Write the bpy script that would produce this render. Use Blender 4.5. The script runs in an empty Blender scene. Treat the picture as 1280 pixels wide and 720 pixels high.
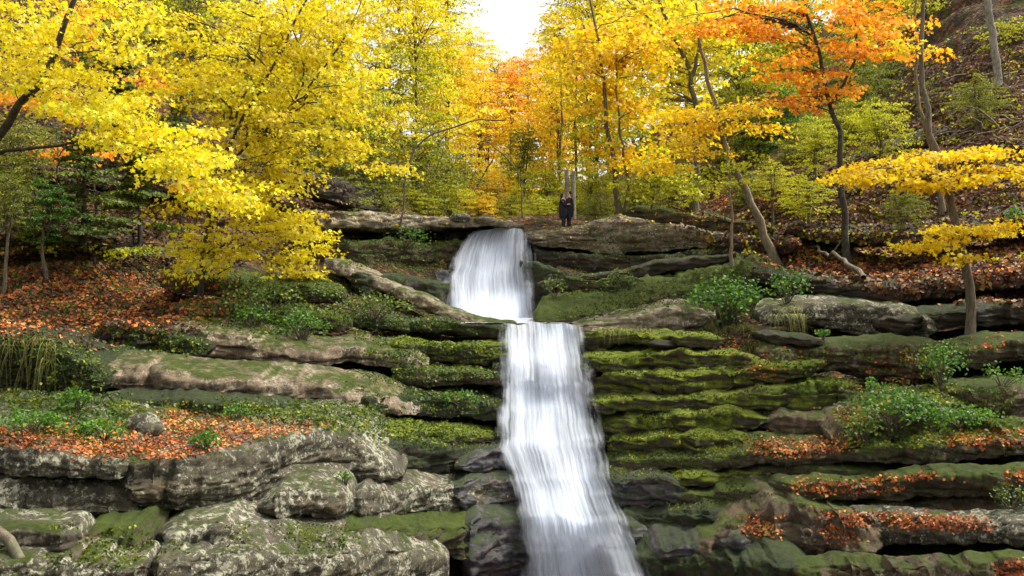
import bpy, math, random, time
import numpy as np
from mathutils import Vector
from mathutils.bvhtree import BVHTree
T0 = time.time()
rng = np.random.default_rng(7)
random.seed(7)
F = 1244.0
scene = bpy.context.scene
COL = scene.collection

def P(u, v, D):
    u = np.asarray(u, float); v = np.asarray(v, float); D = np.asarray(D, float)
    return np.stack(np.broadcast_arrays((u-640)/F*D, D, (360-v)/F*D), -1)

# ------------------------------------------------------------------ noise
_perm = rng.permutation(256); _perm = np.concatenate([_perm, _perm, _perm])
_grad = rng.normal(size=(256, 3)); _grad /= np.linalg.norm(_grad, axis=1)[:, None]
def perlin(p):
    p = np.asarray(p, float)
    i = np.floor(p).astype(np.int64); f = p-i; i &= 255
    w = f*f*f*(f*(f*6-15)+10)
    out = 0
    for dx in (0, 1):
        for dy in (0, 1):
            for dz in (0, 1):
                h = _perm[_perm[_perm[(i[:, 0]+dx) & 255]+((i[:, 1]+dy) & 255)]+((i[:, 2]+dz) & 255)]
                g = _grad[h]
                d = (g[:, 0]*(f[:, 0]-dx)+g[:, 1]*(f[:, 1]-dy)+g[:, 2]*(f[:, 2]-dz))
                ww = (w[:, 0] if dx else 1-w[:, 0])*(w[:, 1] if dy else 1-w[:, 1])*(w[:, 2] if dz else 1-w[:, 2])
                out = out+ww*d
    return out*1.5
def fbm(p, octv=4, gain=.5):
    a = 1; s = 0; q = np.asarray(p, float)
    for k in range(octv):
        s = s+a*perlin(q+k*17.3); q = q*2.03; a *= gain
    return s
def n1(x, seed, octv=3):
    x = np.asarray(x, float)
    return fbm(np.stack([x, np.full_like(x, seed*3.71+.37), np.full_like(x, seed*1.93+.71)], -1), octv)
def sstep(a, b, x):
    t = np.clip((x-a)/(b-a), 0, 1); return t*t*(3-2*t)

# ------------------------------------------------------------------ mesh helpers
def mesh_np(name, verts, faces, smooth=True, tint=None):
    """faces: (M,k) array or a list of such arrays"""
    if not isinstance(faces, list): faces = [faces]
    me = bpy.data.meshes.new(name)
    verts = np.asarray(verts, np.float32)
    me.vertices.add(len(verts)); me.vertices.foreach_set('co', verts.ravel())
    loops = np.concatenate([f.ravel() for f in faces]).astype(np.int32)
    tot = np.concatenate([np.full(len(f), f.shape[1], np.int32) for f in faces])
    st = np.concatenate([[0], np.cumsum(tot)[:-1]]).astype(np.int32)
    me.loops.add(len(loops)); me.loops.foreach_set('vertex_index', loops)
    me.polygons.add(len(tot)); me.polygons.foreach_set('loop_start', st)
    if smooth: me.polygons.foreach_set('use_smooth', np.ones(len(tot), bool))
    if tint is not None:
        a = me.attributes.new('tint', 'FLOAT', 'POINT'); a.data.foreach_set('value', np.asarray(tint, np.float32))
    me.update(calc_edges=True)
    return me
def link(name, me, mat=None, parent=None):
    o = bpy.data.objects.new(name, me); COL.objects.link(o)
    if mat is not None and me is not None:
        if len(me.materials) == 0: me.materials.append(mat)
    if parent is not None: o.parent = parent
    return o
def tag(o, label=None, cat=None, group=None, kind=None):
    if label: o['label'] = label
    if cat: o['category'] = cat
    if group: o['group'] = group
    if kind: o['kind'] = kind
    return o
def empty(name, loc):
    o = bpy.data.objects.new(name, None); COL.objects.link(o); o.location = [float(c) for c in loc]; return o
def grid_faces(nu, nv, off=0):
    a = np.arange(nu*nv).reshape(nu, nv)+off
    return np.stack([a[:-1, :-1], a[1:, :-1], a[1:, 1:], a[:-1, 1:]], -1).reshape(-1, 4)

# ------------------------------------------------------------------ materials
class NT:
    def __init__(s, name):
        s.m = bpy.data.materials.new(name); s.m.use_nodes = True
        s.t = s.m.node_tree; s.t.nodes.clear()
        s.out = s.n('ShaderNodeOutputMaterial')
    def n(s, typ, inp=None, **kw):
        nd = s.t.nodes.new(typ)
        for k, v in kw.items(): setattr(nd, k, v)
        if inp:
            for k, v in inp.items():
                sock = nd.inputs[k]
                if isinstance(v, bpy.types.NodeSocket): s.t.links.new(v, sock)
                else: sock.default_value = v
        return nd
    def noise(s, vec, scale, detail=5, rough=.6, dist=0):
        return s.n('ShaderNodeTexNoise', {'Vector': vec, 'Scale': scale, 'Detail': detail, 'Roughness': rough, 'Distortion': dist}).outputs[0]
    def ramp(s, fac, stops, interp='LINEAR'):
        r = s.n('ShaderNodeValToRGB', {'Fac': fac}); cr = r.color_ramp; cr.interpolation = interp
        while len(cr.elements) < len(stops): cr.elements.new(.5)
        for e, (p, c) in zip(cr.elements, stops):
            e.position = p; e.color = (c, c, c, 1) if isinstance(c, (int, float)) else (*c, 1)
        return r.outputs[0]
    def mix(s, fac, a, b, mode='MIX'):
        nd = s.n('ShaderNodeMix', data_type='RGBA', blend_type=mode)
        for sock, v in ((nd.inputs[0], fac), (nd.inputs[6], a), (nd.inputs[7], b)):
            if isinstance(v, bpy.types.NodeSocket): s.t.links.new(v, sock)
            elif isinstance(v, (int, float)): sock.default_value = v
            else: sock.default_value = (*v, 1)
        return nd.outputs[2]
    def math(s, op, a, b=0., clamp=False):
        nd = s.n('ShaderNodeMath', {0: a, 1: b}, operation=op, use_clamp=clamp); return nd.outputs[0]
    def coords(s, scale=(1, 1, 1)):
        g = s.n('ShaderNodeNewGeometry')
        m = s.n('ShaderNodeMapping', {'Vector': g.outputs['Position'], 'Scale': scale})
        return g, m.outputs[0]
    def done(s, shader):
        s.t.links.new(shader, s.out.inputs[0]); return s.m

def rock_mat(name, dark, light, lichen=.4, moss=.5, mosscol=((.035, .06, .006), (.12, .17, .01)), wet=0., mossface=0., lichcol=(.40, .41, .34)):
    t = NT(name)
    g, pos = t.coords((1, 1, 1)); _, pstr = t.coords((.7, .7, 3.2))
    a = t.noise(pstr, 1.6, 8, .65, .6)
    b = t.noise(pos, 7, 8, .7)
    f = t.math('ADD', t.math('MULTIPLY', a, .65), t.math('MULTIPLY', b, .35))
    col = t.ramp(f, [(.34, dark), (.5, [(x+y)*.42 for x, y in zip(dark, light)]), (.64, light)])
    # iron / earth stain
    st = t.ramp(t.noise(pstr, .9, 5), [(.5, 0.), (.68, 1.)])
    col = t.mix(t.math('MULTIPLY', st, .35), col, (.13, .075, .035))
    # dark grain and pits
    pit = t.ramp(t.noise(pos, 24, 6, .75), [(.36, 1.), (.5, 0.)])
    col = t.mix(t.math('MULTIPLY', pit, .7), col, [x*.35 for x in dark])
    # lichen patches
    big = t.noise(pos, 1.1, 3, .5)
    l1 = t.noise(pos, 6.5, 9, .78)
    l2 = t.noise(pos, 15, 5, .7)
    ls = t.math('ADD', t.math('ADD', t.math('MULTIPLY', l1, .55), t.math('MULTIPLY', l2, .25)), t.math('MULTIPLY', big, .2))
    th = .60-.14*lichen
    lm = t.ramp(ls, [(th, 0.), (th+.035, 1.)])
    lc = t.mix(t.noise(pos, 30, 3), [x*.62 for x in lichcol], [x*1.35 for x in lichcol])
    if lichen > 0: col = t.mix(t.math('MULTIPLY', lm, min(1, lichen*1.4)), col, lc)
    # moss: grows on tops, in patches
    nz = t.n('ShaderNodeSeparateXYZ', {0: g.outputs['Normal']}).outputs[2]
    m1 = t.noise(pos, 2.1, 7, .68)
    m2 = t.noise(pstr, .8, 4, .6)
    s = t.math('ADD', t.math('MULTIPLY', nz, .42), t.math('ADD', t.math('MULTIPLY', m1, .8), t.math('MULTIPLY', m2, .6)))
    c = 1.22-.42*moss-.25*mossface
    mm = t.ramp(t.math('MULTIPLY', s, .5), [((c-.07)*.5, 0.), ((c+.07)*.5, 1.)])
    mc = t.ramp(t.math('ADD', t.math('MULTIPLY', t.noise(pos, 11, 8, .8), .65), t.math('MULTIPLY', t.noise(pos, 1.3, 4, .6), .35)), [(.38, mosscol[0]), (.50, [(x+y)*.5 for x, y in zip(*mosscol)]), (.62, mosscol[1])])
    col = t.mix(mm, col, mc)
    bump1 = t.n('ShaderNodeBump', {'Height': f, 'Strength': .8, 'Distance': .12})
    fine = t.math('ADD', t.math('MULTIPLY', t.noise(pos, 30, 6, .75), .5), t.math('MULTIPLY', t.noise(pos, 55, 4, .8), t.math('ADD', t.math('MULTIPLY', mm, 1.6), .25)))
    bump2 = t.n('ShaderNodeBump', {'Height': fine, 'Strength': .9, 'Distance': .045, 'Normal': bump1.outputs[0]})
    rough = t.mix(mm, t.ramp(b, [(.3, .75-wet*.5), (.7, .92-wet*.45)]), (.95, .95, .95))
    p = t.n('ShaderNodeBsdfPrincipled', {'Base Color': col, 'Roughness': rough, 'Normal': bump2.outputs[0], 'Specular IOR Level': .3+.35*wet})
    return t.done(p.outputs[0])

G1 = ((.022, .034, .005), (.095, .13, .010))
G2 = ((.022, .036, .003), (.22, .27, .006))
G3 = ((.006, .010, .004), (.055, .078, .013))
M = {}
M['lichen'] = rock_mat('lichened sandstone', (.022, .019, .011), (.135, .118, .075), .62, .22, G1, lichcol=(.36, .35, .25))
M['bare'] = rock_mat('bare tan sandstone', (.055, .038, .022), (.36, .27, .175), .5, .38, G1, lichcol=(.42, .38, .30))
M['pale'] = rock_mat('pale worn sandstone', (.06, .048, .028), (.44, .36, .24), .5, .30, G1, lichcol=(.5, .46, .37))
M['mossy'] = rock_mat('mossy sandstone', (.026, .021, .011), (.13, .10, .055), .35, .78, G1, lichcol=(.26, .26, .2))
M['bright'] = rock_mat('bright moss on sandstone', (.026, .023, .012), (.12, .10, .055), .25, .9, G2, mossface=.12, lichcol=(.24, .24, .17))
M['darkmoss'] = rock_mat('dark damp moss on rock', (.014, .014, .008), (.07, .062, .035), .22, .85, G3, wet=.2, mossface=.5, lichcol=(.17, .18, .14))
M['wet'] = rock_mat('wet purple grey sandstone', (.012, .011, .011), (.085, .072, .08), .3, .62, G3, wet=.85, lichcol=(.27, .25, .30))
M['dark'] = rock_mat('dark shade toned rock', (.013, .011, .007), (.065, .052, .03), .2, .35, G3, lichcol=(.15, .145, .11))  # dark rock tone that also paints the shade of recesses and undercuts
M['brown'] = rock_mat('brown weathered sandstone', (.045, .031, .018), (.20, .14, .08), .45, .45, G1, lichcol=(.3, .27, .21))

def litter_mat():
    t = NT('leaf litter soil')
    g, pos = t.coords(); _, ps = t.coords((1, 1, 1.8))
    v = t.n('ShaderNodeTexVoronoi', {'Vector': pos, 'Scale': 6.5, 'Randomness': 1.})
    c = t.n('ShaderNodeSeparateColor', {0: v.outputs['Color']})
    leaf = t.ramp(c.outputs[0], [(0, (.035, .02, .009)), (.3, (.085, .038, .016)), (.55, (.15, .06, .022)), (.78, (.19, .085, .035)), (1., (.26, .17, .07))])
    soil = t.ramp(t.noise(pos, 9, 6, .7), [(.3, (.012, .009, .006)), (.7, (.06, .042, .024))])
    col = t.mix(t.ramp(t.noise(pos, 2.2, 6, .7), [(.42, 0.), (.56, 1.)]), leaf, soil)
    green = t.ramp(t.noise(ps, .55, 5, .65), [(.55, 0.), (.63, 1.)])
    gc = t.ramp(t.noise(pos, 8, 5, .7), [(.35, (.02, .035, .006)), (.65, (.09, .13, .015))])
    col = t.mix(t.math('MULTIPLY', green, .8), col, gc)
    b = t.n('ShaderNodeBump', {'Height': t.math('ADD', v.outputs['Distance'], t.noise(pos, 14, 5, .7)), 'Strength': 1., 'Distance': .12})
    return t.done(t.n('ShaderNodeBsdfPrincipled', {'Base Color': col, 'Roughness': .9, 'Normal': b.outputs[0], 'Specular IOR Level': .15}).outputs[0])
M['litter'] = litter_mat()

def leaf_mat(name, stops, trans=.5, rough=.55):
    t = NT(name)
    at = t.n('ShaderNodeAttribute', attribute_name='tint')
    oi = t.n('ShaderNodeObjectInfo')
    f = t.math('ADD', at.outputs['Fac'], t.math('MULTIPLY', t.math('SUBTRACT', oi.outputs['Random'], .5), .12))
    col = t.ramp(f, stops)
    d = t.n('ShaderNodeBsdfDiffuse', {'Color': col})
    tr = t.n('ShaderNodeBsdfTranslucent', {'Color': col})
    mx = t.n('ShaderNodeMixShader', {0: trans, 1: d.outputs[0], 2: tr.outputs[0]})
    gl = t.n('ShaderNodeBsdfGlossy', {'Roughness': rough, 'Color': (.8, .8, .8, 1)})
    m2 = t.n('ShaderNodeMixShader', {0: .03, 1: mx.outputs[0], 2: gl.outputs[0]})
    return t.done(m2.outputs[0])
LM = {
 'yellow': leaf_mat('yellow maple leaf', [(0, (.28, .20, .008)), (.3, (.68, .52, .008)), (.6, (.87, .73, .012)), (.82, (.80, .78, .03)), (1, (.40, .52, .03))]),
 'gold': leaf_mat('golden leaf', [(0, (.36, .20, .006)), (.3, (.78, .46, .008)), (.65, (.90, .66, .012)), (1, (.84, .76, .03))]),
 'orange': leaf_mat('orange leaf', [(0, (.34, .10, .006)), (.25, (.78, .24, .012)), (.5, (.90, .38, .015)), (.75, (.92, .54, .02)), (1, (.85, .68, .03))]),
 'lime': leaf_mat('yellow green leaf', [(0, (.12, .15, .008)), (.35, (.36, .38, .012)), (.7, (.60, .58, .015)), (1, (.78, .72, .03))]),
 'olive': leaf_mat('olive leaf', [(0, (.05, .07, .008)), (.4, (.15, .18, .012)), (.75, (.28, .29, .02)), (1, (.48, .44, .03))]),
 'green': leaf_mat('fresh green leaf', [(0, (.02, .055, .006)), (.4, (.055, .15, .008)), (.75, (.12, .28, .012)), (1, (.26, .42, .02))]),
 'hemlock': leaf_mat('dark hemlock needles', [(0, (.026, .036, .008)), (.5, (.085, .125, .012)), (1, (.22, .26, .025))], .25),
 'litter': leaf_mat('fallen orange leaf', [(0, (.07, .022, .010)), (.3, (.24, .06, .016)), (.6, (.48, .125, .022)), (.85, (.62, .23, .035)), (1, (.55, .36, .11))], .15),
 'litterbrown': leaf_mat('fallen brown leaf', [(0, (.025, .012, .007)), (.35, (.075, .032, .014)), (.7, (.16, .065, .022)), (.9, (.26, .13, .04)), (1, (.40, .28, .06))], .12),
 'amber': leaf_mat('amber leaf', [(0, (.36, .22, .006)), (.35, (.76, .50, .008)), (.7, (.92, .70, .012)), (1, (.84, .76, .03))]),
 'herb': leaf_mat('mixed ground herb leaf', [(0, (.03, .06, .006)), (.4, (.065, .11, .010)), (.8, (.15, .20, .012)), (1, (.36, .33, .02))], .35),
 'grass': leaf_mat('grass blade', [(0, (.06, .07, .012)), (.5, (.17, .18, .03)), (1, (.42, .38, .11))], .35),
 'mossblade': leaf_mat('moss tuft', [(0, (.022, .038, .004)), (.5, (.08, .11, .005)), (1, (.24, .27, .010))], .3),
}
def bark_mat(name, a, b):
    t = NT(name); g, pos = t.coords((6, 6, 1.2))
    n = t.noise(pos, 3, 7, .7)
    _, p2 = t.coords()
    col = t.ramp(n, [(.35, a), (.65, b)])
    col = t.mix(t.ramp(t.noise(p2, 3, 4), [(.52, 0.), (.62, .5)]), col, (.10, .12, .06))
    bp = t.n('ShaderNodeBump', {'Height': n, 'Strength': .8, 'Distance': .04})
    return t.done(t.n('ShaderNodeBsdfPrincipled', {'Base Color': col, 'Roughness': .9, 'Normal': bp.outputs[0]}).outputs[0])
BK = {'brown': bark_mat('brown bark', (.05, .036, .022), (.20, .155, .10)),
      'dark': bark_mat('dark bark', (.018, .013, .009), (.075, .055, .038)),
      'pale': bark_mat('pale grey bark', (.14, .12, .09), (.42, .38, .31)),
      'tan': bark_mat('tan bark', (.09, .065, .038), (.31, .24, .15))}
def simple(name, c, r=.7):
    t = NT(name); g, pos = t.coords()
    col = t.mix(t.noise(pos, 18, 3), [x*.8 for x in c], [x*1.15 for x in c])
    return t.done(t.n('ShaderNodeBsdfPrincipled', {'Base Color': col, 'Roughness': r}).outputs[0])

# ------------------------------------------------------------------ depth map of the ravine
_cu = np.array([-500, 0, 250, 400, 560, 640, 740, 860, 1000, 1280, 1750.])
_cp = [
 [(900,9),(720,11),(560,14),(420,20),(330,25),(250,30),(100,38),(-100,50),(-400,65)],
 [(900,10),(720,13.5),(560,16.5),(450,22),(390,26),(300,31),(150,40),(0,52),(-200,65)],
 [(900,11),(720,15),(560,18),(450,24),(390,28),(310,34),(180,45),(60,58),(-60,75)],
 [(900,12),(720,17),(560,20),(440,27),(370,31),(290,38),(230,50),(160,68),(90,90)],
 [(900,14),(720,21),(560,25.5),(430,30),(405,32.5),(290,43),(272,60),(245,85),(200,130)],
 [(900,15),(720,23.5),(560,28),(425,30.8),(405,32.4),(287,43.6),(272,62),(262,88),(240,140)],
 [(900,15),(720,22.5),(560,27),(430,30.3),(405,32),(285,44),(268,62),(252,88),(225,140)],
 [(900,14),(720,20),(560,24),(430,28.5),(390,31),(290,41),(250,52),(200,70),(130,100)],
 [(900,12),(720,18),(560,21.5),(430,26),(370,30),(290,37),(220,46),(140,60),(40,80)],
 [(900,11),(720,16),(560,19),(430,24),(360,28),(270,34),(150,42),(0,52),(-150,65)],
 [(900,9),(720,12),(560,15),(430,19),(350,23),(230,29),(80,37),(-120,48),(-400,60)]]
_cp = np.array(_cp, float)      # 11 x 9 x 2
def column(u):
    """9 (v, D) points for each u, smoothly interpolated"""
    u = np.atleast_1d(np.asarray(u, float)); u = np.clip(u, -500, 1750)
    k = np.clip(np.searchsorted(_cu, u)-1, 0, len(_cu)-2)
    t = (u-_cu[k])/(_cu[k+1]-_cu[k]); t = t*t*(3-2*t)*.6+t*.4
    return _cp[k]*(1-t)[:, None, None]+_cp[k+1]*t[:, None, None]
def Dmap(u, v):
    u = np.atleast_1d(np.asarray(u, float)); v = np.broadcast_to(np.asarray(v, float), u.shape)
    c = column(u); out = np.empty(len(u))
    for i in range(len(u)):
        out[i] = np.interp(-v[i], -c[i, :, 0], c[i, :, 1])
    return out

all_v, all_f, nvt = [], [], 0     # for the ray test tree
def collect(verts, faces):
    global nvt
    all_v.append(np.asarray(verts)); all_f.append(np.asarray(faces)+nvt); nvt += len(verts)

# ------------------------------------------------------------------ terrain (one sheet)
def terrain():
    us = np.linspace(-500, 1750, 620); nv = 420
    C = column(us)
    s = np.linspace(0, 8, nv)
    V = np.empty((len(us), nv)); D = np.empty((len(us), nv))
    for i in range(len(us)):
        V[i] = np.interp(s, np.arange(9), C[i, :, 0]); D[i] = np.interp(s, np.arange(9), C[i, :, 1])
    ker = np.ones(9)/9
    for A in (V, D):
        pad = np.pad(A, ((0, 0), (4, 4)), mode='edge')
        A[:] = np.apply_along_axis(lambda r: np.convolve(r, ker, 'valid'), 1, pad)
    off = 2.6*sstep(5.75, 5.0, s)[None, :]
    pts = P(us[:, None], V, D+off).reshape(-1, 3)
    n = fbm(pts*np.array([.18, .18, .3]), 3)*.9+fbm(pts*np.array([.7, .7, 1.4]), 4)*.28
    amp = np.broadcast_to(np.interp(s, [0, 3.5, 5, 8], [.4, .5, .8, 1.2])[None, :], V.shape).reshape(-1)
    # narrow terraces in the hillside
    z = pts[:, 2]+fbm(pts*np.array([.12, .12, .1]), 2)*1.2
    terr = (np.abs(((z*.55) % 1)-.5)-.25)*.9
    pts[:, 2] += n*amp*.55+terr*.6*np.clip(amp, 0, 1); pts[:, 1] -= n*amp*.4
    inb = sstep(-2.9, -2.3, pts[:, 0])*sstep(1.9, 1.4, pts[:, 0])*sstep(43.2, 42.6, pts[:, 1])*(pts[:, 1] > 30)   # basin of the middle pool
    pts[:, 2] = pts[:, 2]*(1-inb)+np.minimum(pts[:, 2], -1.7)*inb
    f = grid_faces(len(us), nv)
    me = mesh_np('terrain', pts, f)
    o = link('terrain', me, M['litter'])
    tag(o, 'steep wooded ravine hillside covered in brown leaf litter', 'hillside', kind='structure')
    collect(pts, f)
    # ground far around and under the viewpoint
    r = 420; n_ = 60
    x = np.linspace(-r, r, n_); X, Y = np.meshgrid(x, x, indexing='ij')
    Z = -8.6+0*X+fbm(np.stack([X*.05, Y*.05, 0*X], -1).reshape(-1, 3), 2).reshape(X.shape)*.4
    gp = np.stack([X, Y, Z], -1).reshape(-1, 3)
    g = link('ground', mesh_np('ground', gp, grid_faces(n_, n_)), M['litter'])
    tag(g, 'leaf covered creek bottom ground', 'ground', kind='structure')
terrain()

# ------------------------------------------------------------------ rock ledges
ledge_no = 0
def ledge(mat, label, pts, off=.5, L=None, s=.05, cut=.7, rough=1., bulge=.06, name='rock_ledge', rnd=.2, kind='structure', cat='ledge', group='rock ledges of the ravine', vmin=-999, top=.45):
    global ledge_no; ledge_no += 1; sd = ledge_no
    if L is None: L = max(off, .2)+1.3
    rough = rough*{'bright': 1.5, 'lichen': .7}.get(mat, 1.)
    pts = np.array(pts, float)
    u0, u1 = pts[0, 0], pts[-1, 0]
    nu = int(max(14, (u1-u0)/3.0))
    us = np.linspace(u0, u1, nu)
    # smooth interpolation
    def smo(y):
        yy = np.interp(us, pts[:, 0], y); k = max(3, int(nu/len(pts)*.45))|1
        yp = np.pad(yy, k//2, mode='edge'); return np.convolve(yp, np.ones(k)/k, 'valid')
    vt, vb = smo(pts[:, 1]), smo(pts[:, 2])
    ds = Dmap(us, np.maximum(vt, vmin)); kk = 15
    if nu > kk: ds = np.convolve(np.pad(ds, kk//2, mode='edge'), np.ones(kk)/kk, 'valid')
    vt = vt+n1(us*.02, sd)*3.2+n1(us*.09, sd+50)*1.3
    vb = vb+n1(us*.018, sd+9)*3+n1(us*.08, sd+70)*1.4
    D = ds-off+n1(us*.012, sd+20)*.35*rough+n1(us*.05, sd+30)*.16*rough
    ew = min(26., (u1-u0)*.3)
    e = np.minimum(sstep(0, ew, us-u0+1), sstep(0, ew, u1-us+1))
    e = np.sqrt(np.clip(e, 0.02, 1))
    D = D+(1-e)*min(.7, off+.2)
    lip = P(us, vt, D)
    h = np.clip((vb-vt)/F*D, .06, None)*(.35+.65*e)
    r = np.minimum(h*rnd*1.3, .32)
    hpx = np.max(vb-vt); nf = int(np.clip(hpx/2.6, 6, 40))
    rows = []
    for t in np.concatenate([np.linspace(1, .08, 16)**1.6, [.012]]):          # top, back to lip
        rows.append((r+t*L*np.sqrt(e), s*t*L*np.sqrt(e)))
    for a in np.linspace(0, math.pi/2, 7)[1:-1]:
        rows.append((r*(1-math.sin(a)), -r*(1-math.cos(a))))
    for t in np.linspace(0, 1, nf):
        hh = h-r
        rows.append((-bulge*np.sin(t*math.pi)*np.minimum(1, h*2)+.10*t*h, -r-hh*t*.92))
    for t in np.linspace(0, 1, 7)[1:]:
        rows.append((.1*h+cut*t**1.2, -h*.94-.05*h*t+.10*t*cut*.0))
    rows.append((cut+L*.6+0*h, -h*.99))
    Y = np.stack([np.broadcast_to(a, us.shape) for a, _ in rows], 1); Z = np.stack([np.broadcast_to(b, us.shape) for _, b in rows], 1)
    V = np.empty(Y.shape+(3,)); V[..., 0] = lip[:, None, 0]*(1+Y/D[:, None]*.35); V[..., 1] = lip[:, None, 1]+Y; V[..., 2] = lip[:, None, 2]+Z
    nr = len(rows)
    du = np.gradient(V, axis=0); dv = np.gradient(V, axis=1)
    N = np.cross(du, dv); N /= np.linalg.norm(N, axis=2)[..., None]+1e-9
    if N[nu//2, 24, 1] > 0: N = -N
    p = V.reshape(-1, 3)
    H = np.repeat(h, nr)
    amp = np.clip(H/.7, .25, 1)*rough
    big = fbm(p*np.array([.5, .5, 1.3])+sd*.0, 3)*.17
    ang = np.abs(fbm(p*np.array([.75, .75, 4.2])+9, 4))
    med = -(ang)*.14
    zz = p[:, 2]+fbm(p*np.array([.35, .35, .6])+31, 3)*.28
    st = np.abs(((zz*3.1+sd*.37) % 1)-.5)*2
    groove = -np.clip(1-st*5, 0, 1)*.10*(perlin(p*np.array([.7, .7, 2]))*1.5+.6).clip(0, 1)
    fine = fbm(p*np.array([5, 5, 7.]), 3)*.03
    # blocky joints running down the face
    xj = p[:, 0]*.55+fbm(p*np.array([.3, .3, .9])+77, 2)*.8
    jt = -np.clip(1-np.abs((xj % 1)-.5)*16, 0, 1)*.06*(perlin(p*.5+5)*2+.2).clip(0, 1)
    jt = jt*(.35 if mat in ('bright', 'darkmoss', 'mossy', 'brown') else 1.)
    d = (big+med+groove+jt)*amp+fine*1.4
    pos_r = np.tile(np.arange(nr), nu)
    topw = np.where(pos_r < 15, top, 1.)
    V = V+(N*(d*topw).reshape(nu, nr)[..., None])
    faces = grid_faces(nu, nr)
    vv = V.reshape(-1, 3)
    ring = np.arange(nr)
    caps = [ring[None, ::1].copy(), (ring+(nu-1)*nr)[None, ::-1].copy()]
    me = mesh_np(name, vv, [faces]+caps)
    o = link(name, me, M[mat])
    tag(o, label, cat, group, kind)
    collect(vv, faces)
    return o

A = ledge
# --- bottom left, nearest rocks
A('lichen', 'thin overhanging grey ledge top above the shadowed recess at the lower left', [(-120,548,594),(0,556,600),(60,562,600),(120,572,604),(170,578,606),(215,578,600)], off=1.0, cut=1.1, L=5)
A('lichen', 'broad grey lichen spotted boulder face under orange leaves at lower left', [(140,580,612),(172,577,646),(250,570,650),(310,562,648),(345,552,622),(400,538,614),(440,545,620),(475,575,605),(505,590,602)], off=1.05, cut=1.0, L=4, bulge=.16)
A('lichen', 'mossy brown rock block recessed below the thin overhanging ledge', [(-120,596,655),(0,600,658),(80,602,661),(150,608,656),(190,620,650)], off=.35, cut=.9, L=2, bulge=.15)
A('lichen', 'small rounded speckled block under the broad lichen boulder', [(322,632,652),(350,612,652),(390,611,652),(425,620,652),(445,630,650)], off=.75, L=2, bulge=.1)
A('lichen', 'long pale topped block running from the boulders to the wet rocks', [(432,630,652),(455,615,652),(500,610,648),(540,612,646),(590,608,646),(630,610,650)], off=.6, L=2.5, bulge=.1)
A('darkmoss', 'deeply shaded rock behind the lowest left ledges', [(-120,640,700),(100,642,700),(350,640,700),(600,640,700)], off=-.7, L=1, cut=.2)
A('lichen', 'pale green lichened block in the bottom left corner', [(-120,662,704),(0,664,704),(50,662,702),(90,668,700),(110,684,698)], L=1., off=.75, cut=.4)
A('mossy', 'dark mossy square block beside the pale lichened corner block', [(88,672,712),(130,668,712),(165,667,710),(196,670,704)], off=.7, cut=.3, bulge=.02)
A('lichen', 'grey smooth rock with mossy crown low on the left', [(192,668,704),(240,664,712),(290,662,712),(330,670,704),(390,672,702),(440,662,704)], off=.65, cut=.3)
A('lichen', 'pale curved shelf along the bottom edge left of the falls', [(175,706,765),(230,700,765),(300,690,765),(380,697,765),(450,694,765),(520,692,765),(560,700,765)], L=1.3, off=.9, cut=.3)
A('mossy', 'brown and green weathered rock between the pale shelf and wet rocks', [(410,668,700),(450,663,702),(500,664,702),(560,660,706),(610,662,706)], off=.5, cut=.3)
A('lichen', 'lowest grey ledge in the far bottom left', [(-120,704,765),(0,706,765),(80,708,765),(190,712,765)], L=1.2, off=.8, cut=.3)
# --- left, middle shelves
A('bare', 'purplish grey flat rock top rising behind the broad lichen boulder', [(262,552,566),(330,541,560),(400,531,556),(450,536,556),(478,548,560)], off=.2, cut=.3, s=.0)
A('darkmoss', 'dark green mossy block left of the purple wet rocks', [(462,575,592),(485,555,594),(520,556,600),(570,560,598),(620,562,594),(650,566,592)], off=.5, cut=.7, L=3)
A('bright', 'narrow moss bank above the dark green block left of the falls', [(430,532,546),(480,536,556),(540,541,560),(600,543,560),(648,546,562)], off=.2, cut=.3, s=.05)
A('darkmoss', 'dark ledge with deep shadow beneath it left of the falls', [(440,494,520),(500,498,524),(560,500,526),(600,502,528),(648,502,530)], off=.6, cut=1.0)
A('mossy', 'short mossy shelf beside the left edge of the lower falls', [(490,462,482),(540,464,484),(590,464,482),(648,466,484)], off=.3, cut=.5)
A('bright', 'green moss shelf just left of the lower falls', [(480,430,456),(520,431,458),(570,432,456),(648,428,456)], off=.35, cut=.5)
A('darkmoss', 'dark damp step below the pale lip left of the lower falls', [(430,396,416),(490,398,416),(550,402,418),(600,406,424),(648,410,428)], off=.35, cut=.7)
A('bare', 'tan bare rock shelf with dark seam beneath on the left slope', [(190,400,416),(240,408,440),(290,414,450),(330,424,454),(380,434,458),(410,436,460),(440,427,456),(480,438,460),(535,453,464)], off=.7, cut=.9, rnd=1.0, bulge=.0, s=.12)
A('bare', 'pale tan rock shelf below the first bare shelf on the left', [(105,455,472),(160,458,490),(220,464,498),(280,470,500),(330,474,506),(400,478,508),(460,488,514),(525,507,522)], off=.75, cut=.9, rnd=1.0, bulge=.0, s=.1)
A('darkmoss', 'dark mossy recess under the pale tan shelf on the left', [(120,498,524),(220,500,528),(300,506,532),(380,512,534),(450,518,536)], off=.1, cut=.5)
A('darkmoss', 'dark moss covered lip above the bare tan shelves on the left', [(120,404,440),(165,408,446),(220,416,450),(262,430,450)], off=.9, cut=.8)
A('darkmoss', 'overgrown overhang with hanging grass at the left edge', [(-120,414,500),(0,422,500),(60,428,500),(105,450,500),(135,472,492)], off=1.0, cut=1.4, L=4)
A('mossy', 'overgrown rock bank among green herbs on the left slope', [(210,384,408),(300,388,410),(380,392,414),(440,402,424)], off=.3, s=.15)
A('mossy', 'leafy rock bank below the yellow bush on the left slope', [(200,350,370),(300,352,376),(380,358,382),(430,366,384)], off=.3, s=.2)
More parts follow.
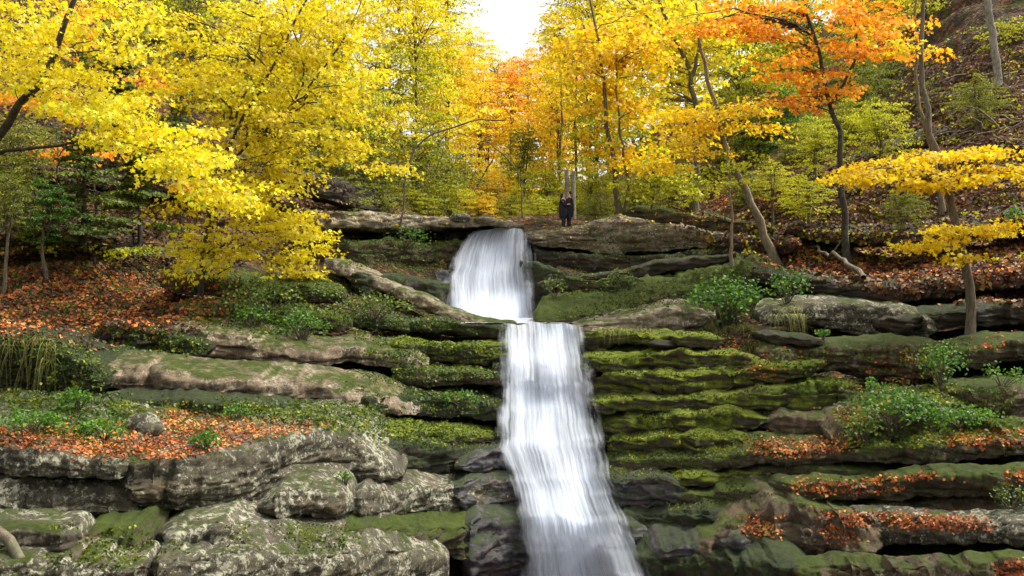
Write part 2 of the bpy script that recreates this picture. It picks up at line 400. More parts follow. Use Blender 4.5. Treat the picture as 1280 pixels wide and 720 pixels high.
A('pale', 'pale rock slope descending to the lip of the middle pool', [(405,322,342),(450,332,356),(480,346,368),(520,366,386),(560,386,404),(595,398,414),(645,406,420),(668,409,420)], off=.55, L=1.2, s=.08, cut=.5, rnd=.9)
# --- top left of the upper falls
A('pale', 'lichen covered rim rock left of the upper falls', [(370,262,284),(430,264,290),(480,266,288),(530,270,286),(580,270,284),(625,274,286),(655,282,290)], off=.8, L=5, s=.05, cut=1.1, vmin=290)
A('mossy', 'mossy green rock wall left of the upper falls', [(420,298,334),(480,298,340),(530,300,346),(575,300,352),(600,302,350)], off=-.1, cut=.3)
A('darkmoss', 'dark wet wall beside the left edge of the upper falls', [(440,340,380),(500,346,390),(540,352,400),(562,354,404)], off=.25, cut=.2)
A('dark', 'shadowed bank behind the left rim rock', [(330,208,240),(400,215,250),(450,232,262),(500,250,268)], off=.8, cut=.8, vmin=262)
# --- rock behind the falls
A('wet', 'steep dark rock behind the upper falls', [(555,289,345),(600,287,345),(640,287,345),(690,290,345)], off=.2, cut=.05, L=4)
A('wet', 'lower step of rock behind the upper falls', [(545,338,412),(600,340,412),(640,342,412),(690,345,412)], off=-1.9, cut=.05, L=3)
A('wet', 'rock lip carrying the lower falls', [(612,409,470),(640,406,470),(690,406,470),(742,408,468)], off=.3, cut=.1, L=4, s=.0, bulge=.05)
A('wet', 'rock wall behind the middle of the lower falls', [(616,455,550),(680,455,550),(755,455,550)], off=.9, cut=.05, L=3)
A('wet', 'rock step below the middle of the lower falls', [(618,540,605),(680,545,605),(762,545,604)], off=.9, cut=.1, L=3)
A('wet', 'speckled purple wet rock left of the lower falls', [(568,584,594),(595,570,592),(625,562,592),(665,566,592),(700,576,592)], off=1.0, cut=.7)
A('wet', 'smooth purple grey wet block below the speckled rock', [(560,606,640),(595,600,650),(640,597,654),(700,600,652),(730,604,650)], off=1.1, cut=.6, bulge=.15)
A('wet', 'broad wet rock face at the foot of the falls', [(572,655,770),(610,650,770),(680,652,770),(760,655,770),(815,665,770)], off=1.2, cut=.1, bulge=.25)
# --- right of the upper falls
A('pale', 'pale and mossy rim rock beneath the standing couple', [(652,292,308),(690,287,312),(730,279,318),(775,267,322),(820,274,320),(865,285,314),(905,292,312)], off=1.0, L=4, s=.01, cut=1.2, vmin=292)
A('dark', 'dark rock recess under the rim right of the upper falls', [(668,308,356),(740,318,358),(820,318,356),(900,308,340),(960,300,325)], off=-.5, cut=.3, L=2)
A('mossy', 'small mossy step in the recess right of the upper falls', [(700,346,370),(745,351,374),(790,344,364),(806,350,362)], off=.0, L=1.5)
A('darkmoss', 'dark damp rock beside the right edge of the upper falls', [(650,325,410),(690,335,410),(730,348,408),(780,360,400)], off=.1, L=3, cut=.1)
A('pale', 'pale curved rock lip right of the lower falls', [(715,408,420),(750,403,424),(790,393,424),(830,384,422),(868,382,414),(895,392,410)], off=.7, L=1.7, s=.12, cut=.4)
A('mossy', 'mossy slab sloping up behind the pale curved lip', [(668,403,410),(700,399,408),(760,389,400),(820,373,392),(880,356,384),(940,340,370),(975,334,356)], off=.15, L=4.2, s=.2, cut=.3, top=1.2, rough=1.4)
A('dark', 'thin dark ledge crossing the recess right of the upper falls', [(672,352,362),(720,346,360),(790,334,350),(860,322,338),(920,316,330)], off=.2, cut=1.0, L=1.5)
# --- right moss stack
A('bright', 'bright moss bank directly below the pale curved lip', [(722,422,442),(760,416,440),(810,418,436),(860,420,434),(905,426,438)], off=.7, cut=.5)
A('bright', 'second bright moss step right of the lower falls', [(728,446,470),(790,441,468),(850,440,466),(900,442,466),(950,446,466)], off=.75, cut=.6)
A('bright', 'third moss step spreading toward brown leaves on the right', [(728,472,498),(800,468,496),(880,466,492),(940,462,488),(990,455,480),(1035,452,474)], off=.75, cut=.7)
A('bright', 'moss step above the long cushion ledge on the right', [(735,502,520),(800,500,520),(860,498,516),(950,492,512),(1010,485,520),(1075,480,512)], off=.7, cut=.9)
A('bright', 'long cushion like moss ledge with fuzzy grey front', [(748,528,548),(800,521,549),(860,518,546),(920,516,546),(960,522,544)], off=.85, cut=.6, bulge=.12)
A('brown', 'grey brown block tucked in beside the cushion moss ledge', [(948,526,546),(990,522,548),(1040,520,546),(1085,516,540)], off=.45, cut=.6)
A('bright', 'flat bright moss shelf below the cushion ledge', [(752,554,574),(800,549,576),(870,546,574),(950,549,570)], off=.8, cut=.5)
A('mossy', 'long thin ledge topped with orange leaves on the right', [(756,578,594),(830,573,592),(900,570,590),(940,567,584),(990,565,581),(1080,560,582),(1160,557,584),(1220,552,578),(1400,544,570)], off=.95, cut=1.4)
A('mossy', 'very thin green ledge below the long leafy ledge', [(930,582,594),(1000,584,598),(1080,589,604),(1135,593,602)], off=.5, cut=.6)
A('wet', 'rounded purple wet rock right of the lower falls', [(742,606,640),(775,600,644),(815,597,642),(845,600,638),(868,612,630)], off=1.1, cut=.8, bulge=.15)
A('bright', 'small green ledge beside the rounded purple rock', [(830,600,614),(880,594,610),(940,590,607),(990,595,606)], off=.6, cut=.4)
A('mossy', 'grey fronted ledge above the dark bank on the right', [(835,622,636),(890,617,634),(950,612,628),(1010,611,622)], off=.85, cut=.6)
A('mossy', 'leaf strewn ledge above the recessed slab on the right', [(962,606,626),(1040,606,634),(1120,600,632),(1200,594,624),(1400,588,618)], L=.75, off=.95, cut=1.3)
A('brown', 'recessed mossy slab under the leaf strewn ledge on the right', [(1080,636,652),(1150,628,656),(1240,622,656),(1400,612,650)], L=.5, off=.2, cut=.6)
A('brown', 'large rounded brown rock with lichen at lower right', [(862,694,704),(910,664,706),(960,634,708),(1005,629,708),(1045,645,702),(1085,658,696),(1105,668,690)], off=1.3, cut=.8, bulge=.3, rnd=.6)
A('lichen', 'grey edged ledge with a straight band of orange leaves', [(1055,648,692),(1110,648,684),(1180,652,680),(1250,655,682),(1290,648,686),(1400,640,690)], L=.8, off=1.1, cut=1.6)
A('darkmoss', 'dark green bank right of the foot of the falls', [(768,650,690),(840,642,690),(900,640,690),(950,640,690)], off=1.0, cut=.3, L=3)
A('wet', 'pale purple edged slab low on the right of the falls', [(812,694,706),(850,682,704),(900,676,702),(945,680,698)], off=1.35, cut=.7)
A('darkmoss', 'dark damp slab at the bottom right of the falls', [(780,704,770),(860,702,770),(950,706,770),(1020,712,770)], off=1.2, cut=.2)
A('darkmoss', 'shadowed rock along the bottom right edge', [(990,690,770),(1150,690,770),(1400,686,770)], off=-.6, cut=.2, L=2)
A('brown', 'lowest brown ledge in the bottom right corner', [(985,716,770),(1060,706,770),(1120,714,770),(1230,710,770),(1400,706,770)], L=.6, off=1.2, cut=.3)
A('dark', 'rock toned dark as deep shadow between the right hand ledges', [(880,560,640),(1100,560,650),(1400,560,650)], off=-1.2, cut=.1, L=1)  # backing slab, its dark colour stands in for shadow in the gaps
# --- right, upper ledges
A('lichen', 'yellow green lichened slope rock right of the bright shrub', [(950,392,412),(1010,380,412),(1070,378,420),(1130,386,430),(1180,400,426)], off=.6, cut=.8, rnd=1.1, s=.12)
A('dark', 'small dark overhang below the bright green shrub', [(950,418,430),(990,422,434),(1035,428,436)], off=.7, cut=1.0)
A('brown', 'leaf littered bank in the middle of the right slope', [(950,440,458),(1020,434,470),(1100,432,476),(1180,430,476),(1200,440,470)], off=.3, cut=.4, s=.12)
A('dark', 'long dark ledge below the sapling trunk on the right', [(1100,402,424),(1180,388,416),(1250,380,410),(1400,370,405)], off=.6, cut=.9)
A('mossy', 'overhanging mossy ledge with black gap at the right edge', [(1185,442,456),(1220,432,462),(1290,426,460),(1400,415,455)], off=.9, cut=1.8)
A('brown', 'brown slab at the right edge below the black gap', [(1180,488,530),(1260,482,530),(1400,475,530)], off=.5, cut=.5)
A('brown', 'plant covered mound bulging from the right hand ledges', [(1040,548,562),(1090,518,564),(1150,506,566),(1210,510,564),(1255,530,560),(1275,545,558)], off=1.5, cut=1.0, bulge=.3, rnd=.9)
A('dark', 'rock ledge crossing the right hillside below the fallen log', [(930,338,356),(1000,346,364),(1060,356,372),(1120,362,380),(1190,352,372),(1280,336,358),(1400,322,350)], off=.7, cut=1.0, s=.2)
A('mossy', 'dark overgrown shelf right of the rim rock', [(770,262,280),(830,262,284),(880,268,296),(930,275,300),(970,285,300)], off=.6, cut=1.0, s=.15, vmin=284)
A('dark', 'shadowed rock under the overgrown shelf right of the rim', [(860,292,322),(900,298,330),(960,296,324),(1000,300,318)], off=.3, cut=.6, s=.2)
A('dark', 'narrow rock band across the right hillside among brown leaves', [(990,282,298),(1060,292,306),(1130,294,308),(1200,284,302),(1280,268,288),(1400,255,280)], off=.6, cut=.9, s=.25)
A('dark', 'short rock band high on the right hillside', [(1040,214,228),(1100,192,208),(1150,172,188),(1190,160,174)], off=.7, cut=.8, s=.3)
A('dark', 'rock band on the right hillside above the leaning trunk', [(900,232,246),(960,236,250),(1030,240,256),(1080,232,244)], off=.6, cut=.7, s=.3)
A('dark', 'rock band on the left hillside among dark hemlocks', [(-100,282,302),(0,288,308),(80,292,310),(160,300,314)], off=.6, cut=.8, s=.3)
A('dark', 'upper rock band on the left hillside', [(-100,205,225),(40,208,228),(150,222,240),(220,238,250)], off=.7, cut=.8, s=.3)

print('ledges', time.time()-T0, nvt)
VV = np.concatenate(all_v); FF = np.concatenate(all_f)
BVH = BVHTree.FromPolygons(VV.tolist(), FF.tolist())
print('bvh', time.time()-T0)
def hit(u, v):
    d = Vector(((u-640)/F, 1, (360-v)/F)).normalized()
    p, n, i, dist = BVH.ray_cast(Vector((0, 0, 0)), d, 400)
    if p is None: return None, None
    if n.dot(d) > 0: n = -n
    return np.array(p), np.array(n)
def drop(x, y, z=60):
    p, n, i, dist = BVH.ray_cast(Vector((x, y, z)), Vector((0, 0, -1)), 400)
    return (np.array(p), np.array(n)) if p is not None else (None, None)

# ------------------------------------------------------------------ foliage helpers
KITE = (np.array([[0, 0, 0], [-.42, .48, .1], [0, 1, -.05], [.42, .48, .1]]), np.array([[0, 2, 1], [0, 3, 2]]))
_o = [(0, 0, 0), (-.40, .08, .06), (-.20, .32, .02), (-.58, .62, .1), (-.18, .66, .02), (0, 1.05, -.08), (.18, .66, .02), (.58, .62, .1), (.20, .32, .02), (.40, .08, .06)]
MAPLE = (np.array(_o), np.array([[0, 2, 1], [2, 4, 3], [4, 6, 5], [6, 8, 7], [8, 0, 9], [0, 8, 2], [2, 8, 6], [2, 6, 4]]))
BLADE = (np.array([[-.04, 0, 0], [.04, 0, 0], [.03, .55, .06], [-.03, .55, .06], [0, 1, .22]]), np.array([[0, 1, 2], [0, 2, 3], [3, 2, 4]]))
def unit(a): return a/(np.linalg.norm(a, axis=-1, keepdims=True)+1e-9)
def leaves_np(c, nrm, size, shape=KITE, ydir=None):
    """a leaf card at each point: returns verts, faces"""
    N = len(c); nrm = unit(nrm)
    if ydir is None: ydir = rng.normal(size=(N, 3))
    y = unit(ydir-nrm*np.sum(ydir*nrm, 1)[:, None]); x = np.cross(y, nrm)
    sv, sf = shape; k = len(sv)
    size = np.broadcast_to(size, (N,))[:, None, None]
    V = c[:, None, :]+size*(sv[None, :, 0:1]*x[:, None]+(sv[None, :, 1:2]-.4)*y[:, None]+sv[None, :, 2:3]*nrm[:, None])
    Fc = (sf[None]+(np.arange(N)*k)[:, None, None]).reshape(-1, 3)
    return V.reshape(-1, 3), Fc, k
def leaf_obj(name, c, nrm, size, mat, shape=KITE, tint=None, parent=None, ydir=None):
    V, Fc, k = leaves_np(c, nrm, size, shape, ydir)
    if tint is None: tint = rng.random(len(c))
    me = mesh_np(name, V, Fc, False, np.repeat(tint, k))
    return link(name, me, mat, parent)
def tubes(paths, sides=6):
    """paths: list of (pts(n,3), radii(n)) -> verts, faces"""
    vs, fs, off = [], [], 0
    for pts, rad in paths:
        pts = np.asarray(pts, float); n = len(pts)
        rad = np.broadcast_to(rad, (n,))
        t = unit(np.gradient(pts, axis=0))
        up = np.array([0, 1., .2]) if abs(t[0, 1]) < .8 else np.array([1., 0, .2])
        a = unit(np.cross(t, up)); b = np.cross(t, a)
        k = sides if rad[0] > .03 else 4
        ph = np.arange(k)*2*math.pi/k
        V = pts[:, None]+rad[:, None, None]*(a[:, None]*np.cos(ph)[None, :, None]+b[:, None]*np.sin(ph)[None, :, None])
        idx = np.arange(n*k).reshape(n, k)+off
        nx = np.roll(idx, -1, 1)
        fs.append(np.stack([idx[:-1], nx[:-1], nx[1:], idx[1:]], -1).reshape(-1, 4))
        vs.append(V.reshape(-1, 3)); off += n*k
    return np.concatenate(vs), np.concatenate(fs)
def curve_pts(a, b, sag, n=7, jit=.0):
    a, b = np.asarray(a, float), np.asarray(b, float); t = np.linspace(0, 1, n)[:, None]
    p = a*(1-t)+b*t; p[:, 2] += sag*np.sin(t[:, 0]*math.pi)
    if jit: p[1:-1] += rng.normal(size=(n-2, 3))*jit
    return p
def resample(pts, n=14, jit=0.02):
    pts = np.asarray(pts, float); d = np.concatenate([[0], np.cumsum(np.linalg.norm(np.diff(pts, axis=0), axis=1))])
    s = np.linspace(0, d[-1], n); q = np.stack([np.interp(s, d, pts[:, k]) for k in range(3)], 1)
    q[1:-1] = q[:-2]*.25+q[1:-1]*.5+q[2:]*.25
    q[1:-1] += rng.normal(size=(n-2, 3))*jit*d[-1]*.1
    return q

def sprays(centers, out, R, n, size, droop=.25, flat=.16, tilt=.9):
    """layered leaf sprays: leaves in thin drooping fans around each centre"""
    S = len(centers); out = unit(out*np.array([1, 1, .25])+1e-6)
    side = unit(np.cross(out, np.array([0, 0, 1.])))
    R = np.broadcast_to(R, (S,))
    k = int(n); a = rng.random((S, k))*1.9-.9; w = (1-np.clip(np.abs(a-.0), 0, 1)**2*.75)
    b = (rng.random((S, k))*2-1)*w*.8
    h = rng.normal(size=(S, k))*flat*.6-droop*(a**2*.6+b**2*.4)*1.0-.05
    c = centers[:, None]+R[:, None, None]*(a[..., None]*out[:, None]+b[..., None]*side[:, None]+h[..., None]*np.array([0, 0, 1.]))
    nr = np.array([0, 0, .55])+rng.normal(size=(S, k, 3))*tilt*.55+out[:, None]*.35
    tint = np.clip(rng.normal(.5, .12, (S, 1))+rng.normal(0, .17, (S, k)), 0, 1)
    yd = out[:, None]+side[:, None]*b[..., None]*1.2+np.array([0, 0, -.5])+rng.normal(size=(S, k, 3))*.4
    return c.reshape(-1, 3), nr.reshape(-1, 3), tint.ravel(), yd.reshape(-1, 3)

def tree(label, cat, trunk, r0, blobs, mat, bark='brown', size=.15, R=.7, n=30, name='maple_tree', group=None, foot=None, shape=KITE, extra=(), limbs=.35, r1=None, tilt=.9, droop=.25):
    """trunk: [(u,v,dD)...] bottom first, depths relative to the foot's; blobs: [(u,v,ru,rv,dD,rD,count)]"""
    if foot is None:
        p, _ = hit(trunk[0][0], trunk[0][1])
        p = p if p is not None else P(trunk[0][0], trunk[0][1], Dmap(trunk[0][0], trunk[0][1])[0])
    else: p = np.array(P(*foot))
    D0 = p[1]
    if foot is None:
        for (ua, va, _), (ub, vb, _) in zip(trunk[:2], trunk[1:3]):
            for t_ in np.linspace(0, 1, 7):
                h_, _ = hit(ua+(ub-ua)*t_, va+(vb-va)*t_)
                if h_ is not None and trunk[0][1] < 600: D0 = min(D0, h_[1]-.12)
        pn = P(trunk[0][0], trunk[0][1], D0)
        g_, _ = drop(pn[0], pn[1], pn[2]+.6); p = pn if (g_ is None or g_[2] > pn[2]) else np.array([pn[0], pn[1], g_[2]])
    tp = np.array([P(u, v, D0+dd) for u, v, dd in trunk]); tp = np.concatenate([[p], tp]) if p[2] < tp[0][2]-.3 else tp; tp[0] = p
    base = p-np.array([0, 0, .25])
    tp = np.concatenate([[base], tp])
    if len(tp) < 3: tp = np.concatenate([tp, [tp[-1]+[0, 0, .5]]])
    q = resample(tp, 16, .05)
    rad = np.linspace(r0, r1 if r1 is not None else r0*.3, 16); rad[0] *= 1.5; rad[1] *= 1.15
    paths = [(q, rad)]
    for ex in extra:
        e = np.array([P(u, v, D0+dd) for u, v, dd in ex[0]]); paths.append((resample(e, 12, .06), np.linspace(ex[1], ex[1]*.3, 12)))
    cc, oo = [], []
    stem = np.concatenate([pp for pp, _ in paths])
    for (u, v, ru, rv, dd, rD, cnt) in blobs:
        D = D0+dd
        w = unit(rng.normal(size=(cnt, 3)))*(rng.random((cnt, 1))**(1/2.4))
        c = P(u+w[:, 0]*ru, v+w[:, 2]*rv, D+w[:, 1]*rD)
        ax = np.array(P(u, v, D)); o = c-ax; o[:, :2] += rng.normal(size=(cnt, 2))*.4
        cc.append(c); oo.append(o)
    e = empty(name, p)
    if cc:
        cc = np.concatenate(cc); oo = np.concatenate(oo)
        sel = rng.permutation(len(cc))[:int(len(cc)*limbs)]
        for i in sel:
            tgt = cc[i]; d = np.linalg.norm(stem-tgt, axis=1)+np.clip(stem[:, 2]-tgt[2], 0, 9)*1.5
            s = stem[np.argmin(d)]; ln = np.linalg.norm(tgt-s)
            if ln > 8 or ln < .3: continue
            rr = min(r0*.3, .012+.007*ln)
            paths.append((curve_pts(s, tgt, .10*ln, 8, .02*ln), np.linspace(rr, .006, 8)))
        c, nr, ti, yd = sprays(cc, oo, R*rng.uniform(.6, 1.25, len(cc)), n, size, tilt=tilt, droop=droop)
        sz = size*rng.uniform(.6, 1.2, len(c))
        cr = leaf_obj('crown', c-p, nr, sz, LM[mat], shape, ti, e, yd)
    tv, tf = tubes(paths); link('trunk', mesh_np('trunk', tv-p, tf), BK[bark], e)
    tag(e, label, cat, group)
    return e
Y = 'yellow maple trees on the left slope'
# --- foreground yellow maples, left
tree('yellow maple leaning in over the slope from the left edge', 'tree', [(-130,430,0),(-120,300,0),(-40,210,0),(40,125,-.5),(70,60,-1),(110,-40,-1)], .16,
     [(20,50,110,55,0,2.2,36),(60,95,70,22,0,2,22),(120,130,80,22,0,2,24),(180,165,80,22,-.3,1.8,24),(235,205,70,26,-.5,1.5,24),(285,240,50,22,-.5,1.2,14),(60,10,120,40,0,2,26),(-70,80,80,110,0,2,26),(175,60,60,40,0,2,14)],
     'yellow', 'dark', .115, .72, 46, foot=(-130, 430, 21.5), shape=MAPLE, group=Y, limbs=.03)
tree('tall yellow maple with thin dark stems at the centre left', 'tree', [(246,372,0),(252,310,0),(270,220,0),(292,158,0),(345,80,0),(395,-20,0)], .09,
     [(310,80,100,90,0,2.6,84),(350,180,90,60,-.3,2.4,64),(420,110,60,80,0,2.4,52),(300,240,75,45,-.5,2.,40),(340,285,62,28,-.6,1.5,22),(240,90,70,60,0,2,26),(400,20,90,50,0,2.4,36),(440,185,34,10,0,.8,6),(485,207,24,6,0,.6,4),(265,320,40,28,-.4,1,11),(235,245,40,30,0,1,8),(200,25,60,40,0,2,12),(375,320,40,16,-.4,1,8)],
     'yellow', 'dark', .135, .85, 46, shape=MAPLE, group=Y, extra=[([(292,158,0),(330,40,1),(320,-30,1)], .04), ([(270,220,0),(385,110,0),(375,60,0),(350,-20,0)], .05), ([(385,110,0),(430,50,0),(460,-20,0)], .035)])
tree('small yellow bush growing under the tall centre left maple', 'bush', [(262,352,0),(268,310,0),(262,280,0)], .03,
     [(240,300,32,30,0,.8,16),(285,322,32,16,0,.8,12),(255,335,40,14,0,.8,10)], 'yellow', 'dark', .13, .4, 22, name='yellow_bush', shape=MAPLE)
tree('yellow leafed shrub hanging over the pale rock slope', 'bush', [(385,350,0),(388,325,0),(392,300,0)], .03,
     [(385,300,34,20,0,.9,13),(395,340,34,12,0,.9,12),(350,345,34,14,0,.9,10),(380,270,26,16,0,.8,8)], 'yellow', 'dark', .15, .5, 20, name='yellow_shrub')
tree('bare forked sapling with few leaves on the left slope', 'sapling', [(56,290,0),(68,240,0),(74,195,0),(66,150,0)], .035,
     [(70,200,40,40,0,1,7)], 'olive', 'dark', .12, .4, 14, name='sapling', extra=[([(56,290,0),(80,255,0),(105,225,0)], .025), ([(74,195,0),(95,165,0),(105,140,0)], .02)])
tree('low line of yellow green saplings above the orange leaf bank', 'sapling', [(120,335,0),(118,318,0),(115,295,0)], .025,
     [(60,305,60,10,0,1,14),(150,312,50,10,0,1,14),(20,295,30,8,0,1,8)], 'lime', 'dark', .13, .5, 20, name='low_sapling')
# orange trees seen through the left maples
O = 'orange trees behind the left maples'
for i, (fu, fv, blobs, lab) in enumerate([
    (95, 190, [(95,25,45,28,0,2,26),(70,50,40,18,0,2,14)], 'orange tree showing at the top left behind yellow leaves'),
    (185, 200, [(182,98,34,16,0,1.5,16),(205,115,20,10,0,1,6)], 'small orange tree in the gap between the left maples'),
    (45, 250, [(50,125,40,14,0,1.5,14),(90,140,30,12,0,1,8),(10,120,20,10,0,1,6)], 'orange spray of a tree above the left hemlocks'),
    (120, 280, [(115,192,28,9,0,1,8),(75,190,20,6,0,1,5)], 'small orange sapling between the left hemlocks'),
    (228, 290, [(228,233,28,7,0,1,8)], 'thin orange sapling under the centre left maple')]):
    tree(lab, 'tree', [(fu,fv,0),(fu-2,(fv+blobs[0][1])/2,0),(blobs[0][0],blobs[0][1],0)], .06, blobs, 'orange', 'dark', .17, .75, 26, name='orange_tree', group=O)

# --- hemlocks
def hemlock(u, v, top, w, label):
    p, _ = hit(u, v)
    H = (v-top)/F*p[1]; W = w/F*p[1]
    e = empty('hemlock_tree', p)
    cc, oo = [], []; paths = [(np.array([[0, 0, -.3], [0, 0, H*.5], [.05, 0, H]]), np.array([.11, .07, .015]))]
    for k in range(int(H*5)+8):
        t = rng.random()*.92+.06; a = rng.random()*2*math.pi; r = W*(1-t)**.7*rng.uniform(.55, 1.1)
        d = np.array([math.cos(a), math.sin(a), 0]); s = np.array([0, 0, t*H])
        tip = s+d*r+np.array([0, 0, -.18*r])
        paths.append((curve_pts(s, tip, .08*r, 6), np.linspace(.025, .006, 6)))
        for q in np.linspace(.35, 1, 4): cc.append(s+(tip-s)*q); oo.append(d)
    c, nr, ti, yd = sprays(np.array(cc), np.array(oo), W*.28, 44, .1, .35, .07, .6)
    leaf_obj('crown', c, nr, rng.uniform(.08, .17, len(c)), LM['hemlock'], KITE, ti, e, yd)
    tv, tf = tubes(paths); link('trunk', mesh_np('trunk', tv, tf), BK['dark'], e)
    tag(e, label, 'hemlock', 'dark hemlocks on the left slope')
for a in [(105,300,165,75,'dark hemlock behind the bare forked sapling'),
          (175,318,190,80,'dark hemlock between the sapling and the tall maple'), 
          (225,250,105,60,'hemlock dimly visible behind the tall yellow maple'), (150,215,60,50,'small dark hemlock high behind the orange spray')]:
    hemlock(*a)

# --- right hand trees
tree('leaning trunk with a golden crown right of the couple', 'tree', [(970,324,0),(950,280,0),(925,225,0),(906,180,0),(890,120,0),(872,40,0)], .17,
     [(890,150,70,16,0,1.8,26),(860,182,55,14,0,1.6,18),(930,130,50,14,0,1.6,14),(845,150,40,25,0,1.5,18),(820,205,40,12,0,1.4,10),(950,160,36,8,0,1,6)], 'gold', 'tan', .17, .8, 30, group='trees on the right slope')
tree('slim straight sapling just left of the leaning trunk', 'tree', [(915,332,0),(916,290,0),(913,235,0),(905,170,0)], .07,
     [(900,230,50,18,0,1.2,14),(925,200,40,14,0,1.2,9)], 'lime', 'tan', .15, .6, 22, name='sapling')
tree('dark trunk with an orange red crown on the right slope', 'tree', [(1060,305,0),(1054,250,0),(1050,190,0),(1042,130,0),(1020,60,0),(1000,-30,0)], .14,
     [(1005,92,50,14,0,2,16),(1050,62,70,16,0,2,20),(955,40,60,14,0,2,18),(1095,30,70,18,0,2,20),(1125,66,50,10,0,1.6,12),(990,128,40,12,0,1.5,10),(890,30,60,16,0,1.6,20),(1040,8,90,16,0,2,20),(1045,112,45,8,0,1.5,8),(975,75,50,10,0,1.6,8),(940,8,60,14,0,2,12)], 'orange', 'dark', .16, .7, 32, shape=MAPLE, group='trees on the right slope', extra=[([(1042,130,0),(1075,60,0),(1060,-20,0)], .06)])
tree('two layered yellow maple with a crooked brown trunk at the right', 'tree', [(1216,412,0),(1208,330,0),(1190,260,0),(1165,160,0),(1150,90,.3),(1157,-20,.5)], .15,
     [(1120,214,52,8,-.5,1.3,15),(1165,196,60,9,-.2,1.8,17),(1225,188,50,8,-.6,1.6,12),(1250,212,55,13,-.5,1.3,17),(1195,222,60,8,-.4,1.5,12),(1150,232,50,7,-.8,1.2,8),(1090,204,30,6,-.3,1,5),(1070,222,38,8,-.5,1,10),(1060,218,30,6,-.5,.8,6),(1300,215,40,18,-.5,1.3,16),(1250,285,26,10,-.4,1,7),(1185,302,40,7,-.4,1.1,9),(1220,285,34,7,-.6,1,7),(1145,308,28,5,-.4,1,5),(1200,322,26,5,-.7,.8,4),(1170,286,26,5,0,1,4),(1130,60,40,14,0,1,5)], 'amber', 'brown', .125, .62, 32, shape=MAPLE, group='trees on the right slope', limbs=.6)
tree('second slim brown trunk beside the crooked maple', 'tree', [(1180,262,0),(1165,180,0),(1148,130,0),(1142,60,0),(1150,-30,0)], .11, [(1150,40,40,30,0,1.5,8)], 'orange', 'tan', .16, .6, 20, name='slim_tree')
tree('pale bare trunk high on the right hillside', 'tree', [(1250,102,0),(1243,60,0),(1230,-20,0)], .2, [], 'gold', 'pale', name='bare_tree', r1=.17)
tree('thin pale dead stem left of the leaning trunk', 'dead tree', [(865,245,0),(866,215,0),(864,185,0)], .07, [], 'gold', 'pale', name='dead_tree', r1=.05)
tree('pair of slim dark trunks right of the couple', 'tree', [(776,266,0),(772,235,0),(762,190,0),(757,120,0),(748,40,0),(735,-20,0)], .13,
     [(740,60,60,50,0,2.5,45),(770,130,50,40,0,2.5,36),(800,60,50,50,0,2.5,36),(780,195,45,20,0,2,18)], 'gold', 'brown', .24, 1.0, 30, extra=[([(780,266,0),(788,240,0),(780,200,0),(773,150,0),(770,80,0)], .08)], group='trees on the right slope')
tree('large yellow tree with forked dark limbs at the upper right', 'tree', [(868,262,0),(872,210,0),(870,150,0),(866,95,0),(845,50,0),(815,-20,0)], .2,
     [(820,40,70,60,1,3,60),(880,40,60,50,1,3,46),(790,120,55,45,1,3,42),(850,110,50,40,2,3,30),(760,20,50,40,1,3,30)], 'yellow', 'brown', .24, 1.1, 32, extra=[([(866,95,0),(876,50,0),(868,-20,0)], .1), ([(845,50,0),(805,18,0),(770,-10,0)], .07)], group='trees on the right slope')
tree('yellow green understorey tree below the forked limbs', 'tree', [(815,262,0),(818,235,0),(822,205,0)], .07,
     [(830,205,45,25,0,1.5,22),(795,232,36,16,0,1.2,14),(860,232,36,14,0,1.2,11)], 'lime', 'brown', .18, .75, 26, name='understorey_tree')
# --- arching dead limbs left of the centre
tree('arching bare limb bending over the creek on the left', 'leaning tree', [(500,275,0),(512,190,0),(540,168,0),(585,152,0),(632,150,0)], .04, [(600,140,40,12,0,1.5,6)], 'gold', 'brown', .2, .8, 20, name='leaning_tree', r1=.03)
tree('second thin arching limb below the first over the creek', 'leaning tree', [(655,272,0),(650,215,0),(615,180,0),(572,166,0)], .035, [(600,165,30,10,0,1,4)], 'gold', 'brown', .2, .8, 20, name='leaning_tree', r1=.03)
tree('short slanting stub trunk at the head of the ravine', 'tree', [(584,268,0),(596,232,0),(616,200,0)], .08, [], 'gold', 'brown', name='stub_tree', r1=.05)
# pale split snag behind the couple
p, _ = hit(712, 272)
e = empty('dead_snag', p); e_h = (272-212)/F*p[1]
tv, tf = tubes([(np.array([[-.16, 0, -.2], [-.15, 0, e_h*.6], [-.14, 0, e_h]]), np.array([.16, .14, .11])), (np.array([[.2, 0, -.2], [.2, 0, e_h*.5], [.23, 0, e_h*.96]]), np.array([.17, .14, .10]))], 8)
link('trunk', mesh_np('trunk', tv, tf), BK['pale'], e); tag(e, 'pale split dead snag standing behind the couple', 'dead tree')
print('trees', time.time()-T0)

